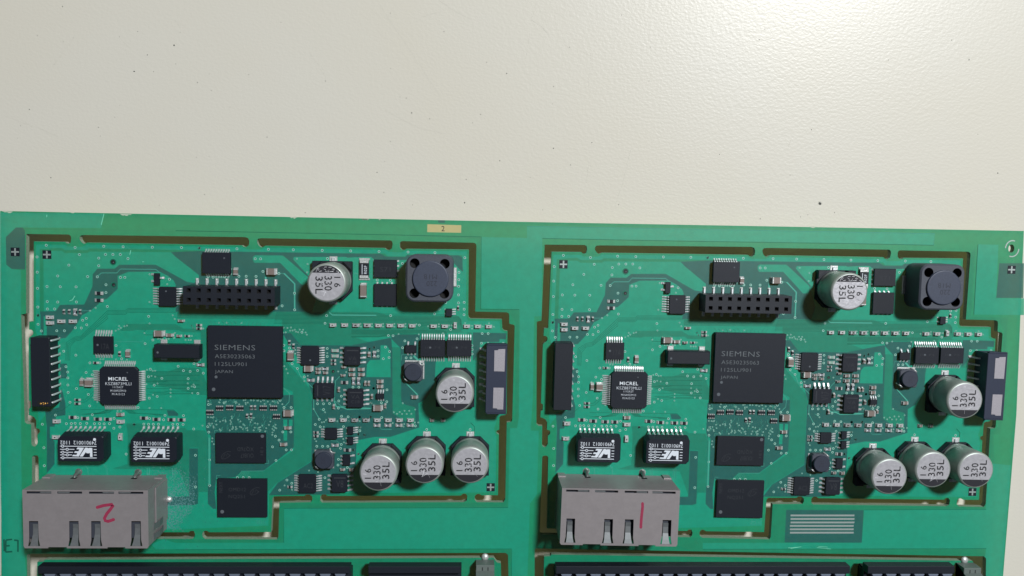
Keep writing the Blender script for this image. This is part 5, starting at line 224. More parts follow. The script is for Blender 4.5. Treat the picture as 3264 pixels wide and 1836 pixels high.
    def mesh(s, name):
        me = bpy.data.meshes.new(name); me.from_pydata([(a*K, b_*K, c*K) for a, b_, c in s.v], [], s.f)
        for k in s.mats: me.materials.append(MT[k])
        me.polygons.foreach_set('material_index', s.m); me.polygons.foreach_set('use_smooth', s.smooth); me.update()
        return me
def area(p_): return sum(p_[i][0]*p_[(i+1) % len(p_)][1]-p_[(i+1) % len(p_)][0]*p_[i][1] for i in range(len(p_)))/2
def inset(poly, d):
    out = []; n = len(poly)
    for i in range(n):
        a, b_, c = Vector(poly[i-1]), Vector(poly[i]), Vector(poly[(i+1) % n])
        n1_ = (b_-a).normalized(); n2_ = (c-b_).normalized(); q1 = Vector((-n1_.y, n1_.x)); q2 = Vector((-n2_.y, n2_.x))
        q = (q1+q2); q = q/max(.3, q.dot(q1)) if q.length > 1e-6 else q1
        out.append((b_.x+q.x*d, b_.y+q.y*d))
    return out
def rrect(x0, x1, y0, y1, r_, n=5):
    out = []
    for cx, cy, a0 in ((x1-r_, y1-r_, 0), (x0+r_, y1-r_, 90), (x0+r_, y0+r_, 180), (x1-r_, y0+r_, 270)):
        for k in range(n+1):
            t = math.radians(a0+90*k/n); out.append((cx+r_*math.cos(t), cy+r_*math.sin(t)))
    return out
def chrect(x0, x1, y0, y1, c):
    """rectangle with four corner cuts (bl, br, tr, tl)"""
    bl, br, tr, tl = c
    pts = [(x0, y0+bl), (x0+bl, y0)] if bl else [(x0, y0)]
    pts += [(x1-br, y0), (x1, y0+br)] if br else [(x1, y0)]
    pts += [(x1, y1-tr), (x1-tr, y1)] if tr else [(x1, y1)]
    pts += [(x0+tl, y1), (x0, y1-tl)] if tl else [(x0, y1)]
    return pts
_g = {}
def glyphs(st, off=0.):
    if (st, off) in _g: return _g[(st, off)]
    cu = bpy.data.curves.new('t', 'FONT'); cu.body = st; cu.resolution_u = 2; cu.offset = off; cu.space_character = 1.05
    ob = bpy.data.objects.new('t', cu); sc.collection.objects.link(ob); bpy.context.view_layer.update()
    me = bpy.data.meshes.new_from_object(ob.evaluated_get(bpy.context.evaluated_depsgraph_get()))
    vs = [(v.co.x, v.co.y) for v in me.vertices]; fs = [list(q.vertices) for q in me.polygons]
    bpy.data.objects.remove(ob); bpy.data.meshes.remove(me)
    xs = [a for a, _ in vs]; ys = [b_ for _, b_ in vs]; x0, x1, y0, y1 = min(xs), max(xs), min(ys), max(ys)
    if st in ('1', '-'): pass
    _g[(st, off)] = ([((a-x0)/max(x1-x0, .05), (b_-y0)/max(y1-y0, .05)) for a, b_ in vs], fs); return _g[(st, off)]
def obj(name, data, parent=None, loc=(0, 0, 0), rot=0., label=None, cat=None, kind=None, group=None):
    o = bpy.data.objects.new(name, data.mesh(name) if isinstance(data, MB) else data); sc.collection.objects.link(o)
    if name in ('print',) or (name == 'terminal' and parent is not None and not label and isinstance(data, bpy.types.Mesh)): kind = kind or 'stuff'
    o.parent = parent; o.location = (loc[0]*K, loc[1]*K, loc[2]*K); o.rotation_euler = (0, 0, rot)
    for k_, v_ in (('label', label), ('category', cat), ('kind', kind), ('group', group)):
        if v_: o[k_] = v_
    return o
# the second board of the panel repeats the first; this gives where a point of the first falls on it
def RB(x, y):
    X = (x+65)/50; Y = (y+35)/50; B = (1, X, Y, X*Y, X*X, Y*Y)
    return (x+sum(B[i]*CO[i][0] for i in range(6)), y+sum(B[i]*CO[i][1] for i in range(6)))
def RBang(x, y):
    a = RB(x-2, y); b_ = RB(x+2, y); return math.atan2(b_[1]-a[1], b_[0]-a[0])
# ---------------------------------------------------------------- table
TZ = -9.0                      # the panel rests on the parts below it, so the table lies a little lower at its left end
t = MB(); t.add([(-900, -900, TZ-14.9), (900, -900, TZ+14.9), (900, 900, TZ+14.9), (-900, 900, TZ-14.9)], [[0, 1, 2, 3]], 'table')
table = obj('table_top', t, kind='structure', label='cream laminate table top with a fine pebbled gloss')
t = MB()
for x, y, r_ in SP:
    r_ *= 1.35
    n = 9; a0 = random.random()*6; e = random.uniform(.55, 1)
    pts = []
    for i in range(n):
        tt = 2*math.pi*i/n; rr = r_*random.uniform(.8, 1.15); px, py = rr*math.cos(tt), rr*e*math.sin(tt)
        pts.append((x+px*math.cos(a0)-py*math.sin(a0), y+px*math.sin(a0)+py*math.cos(a0), TZ+.02+x*14.9/900))
    t.add(pts, [list(range(n))], 'speck')
obj('table_speck', t, table, kind='stuff')
t = MB()
for i, s_ in enumerate(SC): q0 = len(t.v); t.stroke(s_, .075, TZ+.01+.001*i, 'scuff'); t.v[q0:] = [(a, b_, c_+a*14.9/900) for a, b_, c_ in t.v[q0:]]
obj('table_scratch', t, table, kind='stuff')
# ---------------------------------------------------------------- panel
panel = obj('circuit_board_panel', None, label='green circuit board panel carrying two identical populated boards', cat='circuit board')
def both(poly): return [poly, [RB(x, y) for x, y in poly]]
holes = []
for k_, s_ in SLOTS.items(): holes += both(s_)
hx, hy = HOLE; holes.append([(hx+.85*math.cos(i*math.pi/8), hy+1.15*math.sin(i*math.pi/8)) for i in range(16)])
inputs = [('board', OUT)]
for m_, pts, bo in Z:
    inputs.append((m_, pts))
    if bo: inputs.append((m_, [RB(x, y) for x, y in pts]))
for h_ in holes: inputs.append((None, h_))
vs = []; es = []
for m_, pts in inputs:
    o_ = len(vs); n = len(pts); vs += [Vector(q) for q in pts]; es += [(o_+i, o_+(i+1) % n) for i in range(n)]
cv, ce, cf, ov, oe, of = delaunay_2d_cdt(vs, es, [], 0, 1e-4)
def inside(p_, poly):
    x, y = p_; c_ = False; j = len(poly)-1
    for i in range(len(poly)):
        xi, yi = poly[i]; xj, yj = poly[j]
        if (yi > y) != (yj > y) and x < (xj-xi)*(y-yi)/(yj-yi)+xi: c_ = not c_
        j = i
    return c_
bbs = [(min(q[0] for q in pts), max(q[0] for q in pts), min(q[1] for q in pts), max(q[1] for q in pts)) for _, pts in inputs]
t = MB(); t.v = [(v.x, v.y, 0.) for v in cv]; V3 = list(t.v); keep = []
for f in cf:
    c_ = (sum(V3[i][0] for i in f)/len(f), sum(V3[i][1] for i in f)/len(f)); m_ = None
    for k_ in range(len(inputs)-1, -1, -1):
        bb = bbs[k_]
        if bb[0] <= c_[0] <= bb[1] and bb[2] <= c_[1] <= bb[3] and inside(c_, inputs[k_][1]):
            m_ = inputs[k_][0]; break
    if m_ is None: continue
    keep.append(list(f)); t.f.append(list(f)); t.m.append(t.mi('frame' if m_ == 'board' else m_)); t.smooth.append(False)
TH = 1.6
t.add([(a, b_, -TH) for a, b_, _ in V3], [f[::-1] for f in keep], 'bottom')
for pts, flip in [(OUT, 0)]+[(h_, 1) for h_ in holes]:
    if (area(pts) < 0) != bool(flip): pts = pts[::-1]
    n = len(pts); t.add([(x, y, -TH) for x, y in pts]+[(x, y, 0) for x, y in pts], [[i, (i+1) % n, n+(i+1) % n, n+i] for i in range(n)], 'edge')
board = obj('board', t, panel)
# printed lines, vias, fiducials
t = MB(); z = .012
for m_, w, pts, bo in LN:
    for q in (both(pts) if bo else [pts]): t.stroke(q, w, z, m_); z += .0004
obj('trace', t, panel, kind='stuff')
t = MB()
for x, y, r_ in V:
    for a, b_ in ((x, y), RB(x, y)):
        t.ring(a, b_, r_*.52, r_, .07, 'via'); t.disc(a, b_, r_*.54, .066, 'hole', 10)
obj('via', t, panel, kind='stuff')
for x, y, r_ in HO:
    for a, b_ in ((x, y), RB(x, y)):
        t = MB(); t.ring(0, 0, r_*.8, r_*1.15, .075, 'line2', 20); t.disc(0, 0, r_*.82, .07, 'hole', 20); t.disc(.1, -.1, r_*.25, .074, 'dot', 8)
        obj('tooling_hole', t, panel, (a, b_, 0))
t = MB(); t.box(-1.12, 1.12, -1.12, 1.12, 0, .05, 'black2'); t.box(-.98, .98, -.2, .2, .05, .07, 'tin'); t.box(-.2, .2, -.98, .98, .0501, .073, 'tin')
fm = t.mesh('fiducial_mark')
for x, y in FID:
    for a, b_ in ((x, y), RB(x, y)): obj('fiducial_mark', fm, panel, (a, b_, 0))
for x, y in FIDF: obj('fiducial_mark', fm, panel, (x, y, 0))
t = MB()
for a0 in (70, 250):
    t.stroke([(1.9*math.cos(math.radians(a0+k*12)), 2.2*math.sin(math.radians(a0+k*12))) for k in range(10)], .3, .05, 'tin')
obj('hole_ring', t, panel, (hx+.2, hy, 0))
lab = [q for q in Z if q[0] == 'cream'][0][1]; lx = (lab[0][0]+lab[1][0])/2; ly = (lab[0][1]+lab[2][1])/2
t = MB(); t.text('2', lx-.75, ly-.72, lx+.1, ly+.68, .03, 0, 'ink'); obj('printed_number', t, panel)
t = MB()
x, y = RB(*[0, 0]); 
C1 = (CH['l']); t.text('C1-1', C1[0], C1[1], C1[2], C1[3], .03, 0, 'lite'); obj('printed_number', t, panel)
C1 = (CH['r']); t = MB(); t.text('C1-1', C1[0], C1[1], C1[2], C1[3], .03, 0, 'lite'); obj('printed_number', t, panel)
t = MB(); rd = random.Random(5); n = 0; cx_, cy_ = DUST
while n < 2400:
    a = rd.gauss(0, 1); b_ = rd.gauss(0, 1); x = cx_+a*5+b_*1.5; y = cy_+b_*6.5
    if not inside((x, y), STAIN): 
        if rd.random() > .05: continue
    r_ = rd.uniform(.05, .13); a0 = rd.uniform(0, 3); t.disc(x, y, r_, .02+n*2e-5, 'dust', 5); n += 1
obj('flux_residue', t, panel, kind='stuff')
t = MB(); z = .014
for pts in WEAR:
    (xa, ya), (xb, yb) = pts[0], pts[-1]; m = max(3, int(abs(xb-xa)/.35)); q = []
    for k in range(m+1): q.append((xa+(xb-xa)*k/m, ya+(yb-ya)*k/m, z))
    lo_ = [(a, b_-rd.uniform(.08, .45)*(0 if k in (0, m) else 1)-.02, z) for k, (a, b_, _) in enumerate(q)]
    t.add(q+lo_, [[k, m+1+k, m+2+k, k+1] for k in range(m)], 'wear')
obj('edge_wear', t, panel, kind='stuff')
# ---------------------------------------------------------------- components of the first board
PARTS = []
def part(name, mb, x, y, rot=0., label=None):
    o = obj(name, mb, panel, (x, y, 0), rot, label); PARTS.append(o); return o
for c in I:
    cx = (c['x0']+c['x1'])/2; cy = (c['y0']+c['y1'])/2; w = (c['x1']-c['x0'])/2; d = (c['y1']-c['y0'])/2; h = c['h']; ch = c['ch']
    m_ = 'black' if h > 1.2 else 'black2'
    t = MB()
    def rg(e, z_): return [(a, b_, z_) for a, b_ in chrect(-w+e, w-e, -d+e, d-e, (max(ch, .02),)*4)]
    if c['n'] in ('ball_grid_chip', 'memory_chip'): t.loops([rg(0, .25), rg(0, h-.06), rg(.06, h)], m_)
    elif c['n'] == 'oscillator': t.loops([rg(.1, .2), rg(-.02, .5), rg(0, h-.25), rg(.22, h)], 'plastic')
    else: t.loops([rg(.14, .12), rg(-.08, h*.5), rg(.0, h-.05), rg(.05, h)], m_)
    o = part(c['n'], t, cx, cy, 0, c['lab'])
    if c['L'] and c['lw'] >= .38:
        for sd, n, a, b_, tip in c['L']:
            key = (c['n'], sd, round(w, 1), round(tip, 1)); t = MB()
            if sd in 'TB': t.lead(sd, 0, (d if sd == 'T' else -d), tip-cy, h*.5, c['lw'], 'lead')
            else: t.lead(sd, 0, (w if sd == 'R' else -w), tip-cx, h*.5, c['lw'], 'lead')
            lm = t.mesh('lead')
            for i in range(n):
                q = a+(b_-a)*i/max(n-1, 1)
                obj('lead', lm, o, (q-cx, 0, 0) if sd in 'TB' else (0, q-cy, 0))
    elif c['L']:
        t = MB()
        for sd, n, a, b_, tip in c['L']:
            for i in range(n):
                q = a+(b_-a)*i/max(n-1, 1)
                if sd in 'TB': t.lead(sd, q-cx, (d if sd == 'T' else -d), tip-cy, h*.5, c['lw'], 'lead')
                else: t.lead(sd, q-cy, (w if sd == 'R' else -w), tip-cx, h*.5, c['lw'], 'lead')
        obj('lead', t, o, kind='stuff')
    if c['n'] == 'oscillator':
        for sx in (-1, 1):
            for sy in (-1, 1):
                t = MB(); t.box(sx*(w-1.5)-.85, sx*(w-1.5)+.85, sy*(d+.35)-.6, sy*(d+.35)+.6, 0, .35, 'solder', .15); obj('lead', t, o)
    if c['T'] or c['dot']:
        t = MB()
        for st, x0, y0, x1, y1, ro, mt_ in c['T']:
            t.text(st, x0-cx, y0-cy, x1-cx, y1-cy, h+.012, ro, mt_, off=.004 if mt_ == 'whiteb' else -.012)
        for x, y, r_ in c['dot']: t.disc(x-cx, y-cy, r_, h+.012, 'dot', 20)
        if c['n'] == 'memory_chip':
            lx_, ly_ = (-3.8, -1.9) if d < 4.5 else (3.4, 1.9)
            E = [(lx_+1.5*math.cos(k*.45)*math.cos(.6)-.75*math.sin(k*.45)*math.sin(.6), ly_+1.5*math.cos(k*.45)*math.sin(.6)+.75*math.sin(k*.45)*math.cos(.6)) for k in range(13)]
            t.stroke(E, .09, h+.013, 'dim'); t.stroke([(lx_-.9, ly_-.9), (lx_-.3, ly_+.4), (lx_, ly_-.4), (lx_+.3, ly_+.5), (lx_+.9, ly_-.1)], .1, h+.0145, 'dim')
        if c['n'] == 'small_outline_chip':
            if w > d*1.1: t.box(-w+.75, -w+1.05, -d+.5, d-.5, h-.01, h+.012, 'dim')
            else: t.box(-w+.6, w-.4, d-1.05, d-.75, h-.01, h+.012, 'dim')
        obj('print', t, o)
# chip resistors, capacitors and ferrites
names = {'F': 'ferrite_bead', 'L': 'marked_resistor', 'R': 'chip_resistor', 'S': 'chip_resistor', 'C': 'ceramic_capacitor', 'B': 'ceramic_capacitor', 'G': 'ceramic_capacitor', 'X': 'resistor_array'}
body = {'F': 'lite_chip', 'L': 'rblack', 'R': 'rblack', 'S': 'rblack', 'C': 'ceramic', 'B': 'ceramic', 'G': 'pale', 'X': 'rblack'}
cache = {}
def chip_meshes(k_, w, d, h):
    key = (k_, w, d)
    if key in cache: return cache[key]
    a = MB(); b_ = MB(); c_ = MB(); hor = w >= d; L_, W_ = (w, d) if hor else (d, w)
    def bx(mb, u0, u1, v0, v1, z0, z1, m_, bev=0):
        if hor: mb.box(u0, u1, v0, v1, z0, z1, m_, bev)
        else: mb.box(v0, v1, u0, u1, z0, z1, m_, bev)
    if k_ == 'X':
        a.box(-w/2, w/2, -d*.28, d*.28, .05, h, 'rblack', .05)
        for i in range(4):
            q = -w/2+w*(i+.5)/4
            for s_ in (-1, 1): b_.box(q-.16, q+.16, min(s_*d*.24, s_*d*.55), max(s_*d*.24, s_*d*.55), 0, h*.9, 'solder', .08)
    else:
        e = L_*.5-.12; tl = min(.42, L_*.22); W2 = W_*.5-.06
        bx(a, -e+tl*.6, e-tl*.6, -W2, W2, .03, h, body[k_], .06)
        for s_ in (-1, 1):
            u0, u1 = sorted((s_*(e-tl), s_*e)); bx(b_, u0, u1, -W2-.02, W2+.02, .02, h+.02, 'solder' if k_ != 'F' else 'lead', .09)
            u0, u1 = sorted((s_*(e-.03), s_*(e+.24))); bx(b_, u0, u1, -W2-.05, W2+.05, 0, h*.42, 'solder', h*.2)
        if k_ == 'F':
            bx(c_, -.24, .2, -.16, .16, h, h+.012, 'mark')
        if k_ == 'L':
            bx(c_, -L_*.22, -L_*.08, -.25, .25, h, h+.012, 'white'); bx(c_, -.03, L_*.2, .1, .2, h, h+.012, 'white'); bx(c_, -.03, L_*.2, -.22, -.12, h, h+.012, 'white')
    cache[key] = (a.mesh(names[k_]), b_.mesh('terminal'), c_.mesh('print') if c_.v else None); return cache[key]
for k_, x, y, w, d, h in C:
    a, b_, c_ = chip_meshes(k_, w, d, h)
    o = part(names[k_], a, x, y); obj('terminal', b_, o)
    if c_: obj('print', c_, o)
# current sense resistor
t = MB(); t.box(-1.25, 1.25, -2.1, 2.1, .1, .75, 'rblack', .06); o = part('sense_resistor', t, R02[0], R02[1], 0, 'black resistor with wide silver ends and white letters')
for s_ in (-1, 1):
    t = MB(); a, b_ = sorted((s_*1.55, s_*2.45)); t.box(-1.22, 1.22, a, b_, .02, .8, 'solder', .12); a, b_ = sorted((s_*2.4, s_*2.95)); t.box(-1.45, 1.45, a, b_, 0, .3, 'solder', .14); obj('terminal', t, o)
t = MB(); t.text('R02F', .0, -1.2, .75, .95, .765, 90, 'white'); t.box(-.58, -.44, -1.35, 1.3, .75, .765, 'white'); obj('print', t, o)
# aluminium capacitors
def capacitor(i, x, y, rdeg):
    t = MB(); R_ = 4.95
    t.lathe([(4.7, 1.0), (R_, 1.25), (R_, 2.5), (R_-.28, 2.85), (R_-.28, 3.05), (R_, 3.4), (R_, 9.45), (R_-.12, 9.75), (R_-.42, 9.97), (R_-.6, 10.0)], 'can', 64)
    lb = ('silver capacitor can with its dark mark at the far side' if rdeg else 'silver capacitor can with its dark mark at the near side')
    o = part('capacitor', t, x, y, math.radians(rdeg), lb)
    t = MB(); B_ = 5.15
    t.prism(chrect(-B_, B_, -B_, B_, (.2, .2, 2.4, 2.4)), .15, 1.15, 'plastic', .1)
    for sx in (-1, 1): 
        t.prism([(sx*B_, -B_), (sx*B_, -B_+2.4), (sx*(B_-2.4), -B_)], 1.1, 2.3, 'plastic', .1)
        t.prism([(sx*(B_-.05), B_-2.5), (sx*(B_-2.5), B_-.05), (sx*(B_-2.75), B_-.4), (sx*(B_-.4), B_-2.75)], 1.1, 2.0, 'plastic', .05)
    obj('base', t, o)
    for s_ in (-1, 1):
        t = MB(); a, b_ = sorted((s_*5.0, s_*6.35)); t.box(-1.05, 1.05, a, b_, 0, .12, 'solder', .06); a, b_ = sorted((s_*4.6, s_*5.95)); t.box(-.5, .5, a, b_, .12, .5, 'lead', .12); obj('lead', t, o)
    rt = R_-.5; cy = -2.55
    t = MB(); n = 64
    t.disc(0, 0, rt, 10.012, 'top', n)
    obj('top_face', t, o)
    t = MB(); a0 = math.asin(cy/rt)
    pts = [(rt*math.cos(a0-(math.pi+2*a0)*k/24), rt*math.sin(a0-(math.pi+2*a0)*k/24)+0, 10.024) for k in range(25)]
    t.add(pts, [list(range(25))[::-1]], 'capdark')
    for st, x0, x1, y0, y1 in (('1 6', -3.5, -1.85, -1.6, 1.05), ('330', -1.35, .6, -1.75, 1.95), ('35L', .95, 2.85, -1.6, 2.8)):
        t.text(st, x0, y0, x1, y1, 10.026, 90, 'ink', off=.012)
    obj('print', t, o)
    rnd = random.Random(i*7+3); t = MB(); zz = 10.03
    for k in range(4 if not rdeg else 30):
        a = rnd.uniform(0, 6.28); rr = rnd.uniform(0, 3.8); px, py = rr*math.cos(a), rr*math.sin(a); b_ = rnd.uniform(0, 3.14); L_ = rnd.uniform(.5, 2.0)
        qx, qy = px+L_*math.cos(b_), py+L_*math.sin(b_)
        if rdeg and k > 3: px, py = rnd.uniform(-3, 3), rnd.uniform(-4, -2.6); qx, qy = px+rnd.uniform(-1, 1), py+rnd.uniform(-.4, .4)
        if math.hypot(qx, qy) < rt-.2: t.stroke([(px, py), ((px+qx)/2+.05, (py+qy)/2-.04), (qx, qy)], rnd.uniform(.04, .09), zz, 'bright'); zz += .0015
    # pressure relief score: three grooves from the middle
    for k in range(3):
        a = math.radians(20+120*k+i*11); t.stroke([(0, 0), (3.6*math.cos(a), 3.6*math.sin(a))], .05, zz, 'top'); zz += .0015
    obj('scratch', t, o, kind='stuff')
for i, (x, y, rdeg) in enumerate(CAP): capacitor(i, x, y, rdeg)
# large power coil
t = MB(); A_ = 6.05; hh = 7.9
pts = rrect(-A_, A_, -A_, A_, 2.3, 7)
# square block with four round corner wells: build as outer wall, recessed floor, raised ring
t.loops([[(x, y, .2) for x, y in pts], [(x, y, hh-.35) for x, y in pts], [(x, y, hh) for x, y in inset(pts, .4)]], 'ferrite', cap1=False)
top = inset(pts, .4)
wells = [(sx*3.85, sy*3.85) for sx in (-1, 1) for sy in (-1, 1)]
fv = [Vector(q) for q in top]; ff = [list(range(len(top)))]
for wx, wy in wells:
    o_ = len(fv); fv += [Vector((wx+1.28*math.cos(k*math.pi/8), wy+1.28*math.sin(k*math.pi/8))) for k in range(16)]; ff.append(list(range(o_, o_+16)))
cv, ce, cf, ov, oe, of = delaunay_2d_cdt(fv, [], ff, 1, 1e-5)
t.add([(v.x, v.y, hh) for v in cv], [list(f) for f, s_ in zip(cf, of) if s_ == [0] or (0 in s_ and len(s_) == 1)], 'ferrite')
for wx, wy in wells:
    ring0 = [(wx+1.28*math.cos(k*math.pi/8), wy+1.28*math.sin(k*math.pi/8), hh) for k in range(16)]; ring1 = [(a, b_, hh-2.5) for a, b_, _ in ring0]
    t.loops([ring0, ring1], 'pit', cap0=False, cap1=False); t.add(ring1, [list(range(16))], 'pit')
o = part('power_coil', t, IND[0], IND[1], 0, 'large square coil block with a round blue grey face')
t = MB(); t.lathe([(4.62, hh-.3), (4.62, hh+.35), (4.45, hh+.5), (4.3, hh+.5)], 'disc', 56); o2 = obj('coil_disc', t, o, (.25, -.05, 0))
t = MB(); t.text('M18', -1.35*1.25, -.1, 1.35*1.25, 1.15, hh+.512, 180, 'discink'); t.text('220', -1.0, -1.9, 1.7, -.55, hh+.512, 180, 'discink'); obj('print', t, o2)
t = MB(); t.box(A_-.3, A_+.75, -2.55, 2.55, 0, .5, 'solder', .15); obj('terminal', t, o)
t = MB(); t.box(-A_-.75, -A_+.3, -2.55, 2.55, 0, .5, 'solder', .15); obj('terminal', t, o)
# two small coils
for x, y, rdeg in SI:
    t = MB(); t.prism(chrect(-2.5, 2.5, -2.5, 2.5, (1.1, .5, 1.1, .5)), .2, 2.1, 'ferrite', .2); t.lathe([(2.2, 1.9), (2.3, 2.75), (2.1, 2.9)], 'disc2', 36)
    o = part('small_coil', t, x, y, math.radians(rdeg), 'small round black coil on a square base with silver corners')
    t = MB()
    t.text('2R2', -.45, -1.1, .65, .9, 2.915, 90, 'discink'); obj('print', t, o)
    for sx, sy in ((1, 1), (-1, -1)):
        t = MB(); t.tube([(sx*2.6, sy*1.5, .5), (sx*2.15, sy*1.95, 1.9), (sx*1.7, sy*2.3, 1.9), (sx*1.3, sy*2.65, .5)], .2, 'solder'); obj('wire_end', t, o)
    t = MB(); t.box(-2.35, 2.75, 2.2, 2.85, 0, .16, 'solder', .06); t.box(2.3, 2.85, -2.2, 2.19, 0, .16, 'solder', .06); obj('terminal', t, o)
# 2 x 9 pin socket
x0, x1, y0, y1, h = HD['x0'], HD['x1'], HD['y0'], HD['y1'], HD['h']; cx = (x0+x1)/2; cy = (y0+y1)/2
g0, g1 = HD['hole0'], HD['hole1']; gr = HD['row2']; hs = .52
t = MB()
fv = [Vector((a-cx, b_-cy)) for a, b_ in ((x0, y0), (x1, y0), (x1, y1), (x0, y1))]; ff = [[0, 1, 2, 3]]; hc = []
for rr in (g0[1], gr):
    for k in range(9):
        hc.append((g0[0]+(g1[0]-g0[0])*k/8-cx, rr-cy))
for a, b_ in hc:
    o_ = len(fv); fv += [Vector((a+u*hs, b_+v*hs)) for u, v in ((-1, -1), (1, -1), (1, 1), (-1, 1))]; ff.append(list(range(o_, o_+4)))
cv, ce, cf, ov, oe, of = delaunay_2d_cdt(fv, [], ff, 1, 1e-5)
t.add([(v.x, v.y, h) for v in cv], [list(f) for f, s_ in zip(cf, of) if len(s_) == 1], 'plastic')
e = [(x0-cx, y0-cy), (x1-cx, y0-cy), (x1-cx, y1-cy), (x0-cx, y1-cy)]
t.loops([[(a, b_, .35) for a, b_ in e], [(a, b_, h) for a, b_ in e]], 'plastic', cap1=False)
for a, b_ in hc:
    q = [(a-hs, b_-hs), (a+hs, b_-hs), (a+hs, b_+hs), (a-hs, b_+hs)]
    t.loops([[(u, v, h) for u, v in q], [(a+(u-a)*.6, b_+(v-b_)*.6, h-.6) for u, v in q], [(a+(u-a)*.6, b_+(v-b_)*.6, h-3) for u, v in q]], 'pit', cap0=False, cap1=False)
    t.add([(a+(u-a)*.6, b_+(v-b_)*.6, h-3) for u, v in q], [[0, 1, 2, 3]], 'pit')
o = part('pin_socket', t, cx, cy, 0, 'black pin socket with two rows of nine square holes')
pa = MB(); tip = HD['tip']-(y1); pa.box(-.42, .42, .35, tip, 0, .14, 'solder', .06); pa.box(-.26, .26, -.2, tip-.35, .14, .5, 'lead', .1); pa.tube([(0, tip-.25, .2), (0, tip-.5, .32)], .36, 'solder')
pm = pa.mesh('pin')
for k in range(9):
    a = HD['pin0'][0]+(HD['pin1'][0]-HD['pin0'][0])*k/8-cx
    obj('pin', pm, o, (a, y1-cy, 0)); q = obj('pin', pm, o, (a, y0-cy, 0), math.pi)
# pulse transformers
for i, T in enumerate(TR):
    x0, x1, y0, y1, h = T['x0'], T['x1'], T['y0'], T['y1'], T['h']; cx = (x0+x1)/2; cy = (y0+y1)/2; w = (x1-x0)/2; d = (y1-y0)/2
    t = MB()
    def rg(ex, ey, z_, c_=.5): return [(a, b_, z_) for a, b_ in chrect(-w-ex, w+ex, -d-ey, d+ey, (c_*.6, c_*1.6, c_*.6, c_*1.8))]
    t.loops([rg(0, .3, .4), rg(.12, .75, h*.5), rg(0, .12, h-.12), rg(-.1, 0, h)], 'black')
    o = part('transformer', t, cx, cy, 0, ('left' if i == 0 else 'right')+' one of two black transformers with white upside down print')
    a0 = T['p0'][0]; a1 = T['p1'][0]; tp = T['p0'][1]
    t = MB(); t.lead('T', 0, d+.5, tp-cy+.15, h*.45, .42, 'lead', .22); lm1 = t.mesh('lead')
    t = MB(); t.lead('B', 0, -d-.5, -(tp-cy)+.3, h*.45, .42, 'lead', .22); lm2 = t.mesh('lead')
    for k in range(8):
        a = a0+(a1-a0)*k/7-cx
        obj('lead', lm1, o, (a, 0, 0)); obj('lead', lm2, o, (a, 0, 0))
    t = MB(); zz = h+.014; u0 = -w+.66; u1 = u0+9.2; hd = -d+.84
    for k, y in enumerate((hd+3.05, hd+2.24, hd+1.46, hd+.77, hd)):
        cxx = u0+(.66 if k % 2 == 0 else 1.78)
        ends = [(u0, cxx-.3), (cxx+.3, u1 if k in (0, 4) else u0+(3.6, 3.25, 2.95)[k-1])]
        if k not in (0, 4): ends.append((u1-.72, u1))
        for a, b_ in ends: t.box(a, b_, y-.09, y+.09, h-.01, zz, 'white')
        t.ring(cxx, y, .21, .38, zz, 'white', 16)
    for pl in ([(610, 355), (770, 360), (635, 590), (470, 582), (490, 545), (580, 548), (600, 497), (520, 495), (545, 452), (628, 455), (655, 405), (580, 400)],
               [(800, 358), (855, 360), (880, 375), (905, 362), (975, 368), (978, 600), (915, 597), (915, 490), (895, 505), (835, 502), (808, 478), (735, 590), (655, 588)]):
        t.add([(u0+(X-175)/98.4, hd+(625-Y)/98.4, zz) for X, Y in pl], [list(range(len(pl)))], 'white')
    t.text('749010012', u0+3.4, hd+3.5, u1, hd+4.5, zz, 180, 'white'); t.text('1102', u0+.08, hd+3.5, u0+2.44, hd+4.5, zz, 180, 'white')
    t.disc(u0+8.74, hd+4.86, .38, zz, 'white', 20)
    obj('print', t, o)
# black side connector, pins on its right flank
x0, x1, y0, y1, h = LC['x0'], LC['x1'], LC['y0'], LC['y1'], LC['h']; cx = (x0+x1)/2; cy = (y0+y1)/2; w = (x1-x0)/2; d = (y1-y0)/2
t = MB(); t.loops([[(a, b_, z_) for a, b_ in chrect(-w+e_, w-e_, -d+e_, d-e_, (.1, .1, .1, .1))] for e_, z_ in ((0, .2), (0, h-.12), (.12, h))], 'plastic')
o = part('side_connector', t, cx, cy, 0, 'tall black connector along the outer board edge')
pa = MB(); tp = LC['xt']-cx; 
pa.tube([(w+.05, 0, h-.7), (w+.28, 0, h-.75), (w+.3, 0, 1.2), (w+.45, 0, .35), (tp-.2, 0, .15)], [.28, .28, .27, .27, .3], 'lead', 6); pa.box(w+.3, tp, -.42, .42, 0, .12, 'solder', .05); pm = pa.mesh('pin')
for yq in LC['ys']: obj('pin', pm, o, (0, yq-cy+.2, 0))
LCO = o
# blue grey connector with silver pads
x0, x1, y0, y1, h = RC['x0'], RC['x1'], RC['y0'], RC['y1'], RC['h']; cx = (x0+x1)/2; cy = (y0+y1)/2; w = (x1-x0)/2; d = (y1-y0)/2
t = MB(); t.loops([[(a, b_, z_) for a, b_ in chrect(-w+e_, w-e_, -d+e_, d-e_, (.1,)*4)] for e_, z_ in ((.1, .2), (0, 1), (0, h-.1), (.1, h))], 'blue')
t.box(-w+.3, w, d-.001, d+.35, h-.9, h-.02, 'blue', .1); t.box(-w+.3, w, -d-.35, -d+.001, h-.9, h-.02, 'blue', .1)
o = part('edge_connector', t, cx, cy, 0, 'blue grey connector with two silver patches on its face')
for pts in RC['pads']:
    t = MB(); t.prism([(a-cx, b_-cy) for a, b_ in pts], h-.05, h+.06, 'silverpad', .03); obj('silver_patch', t, o)
pa = MB(); tp = RC['xt']-cx
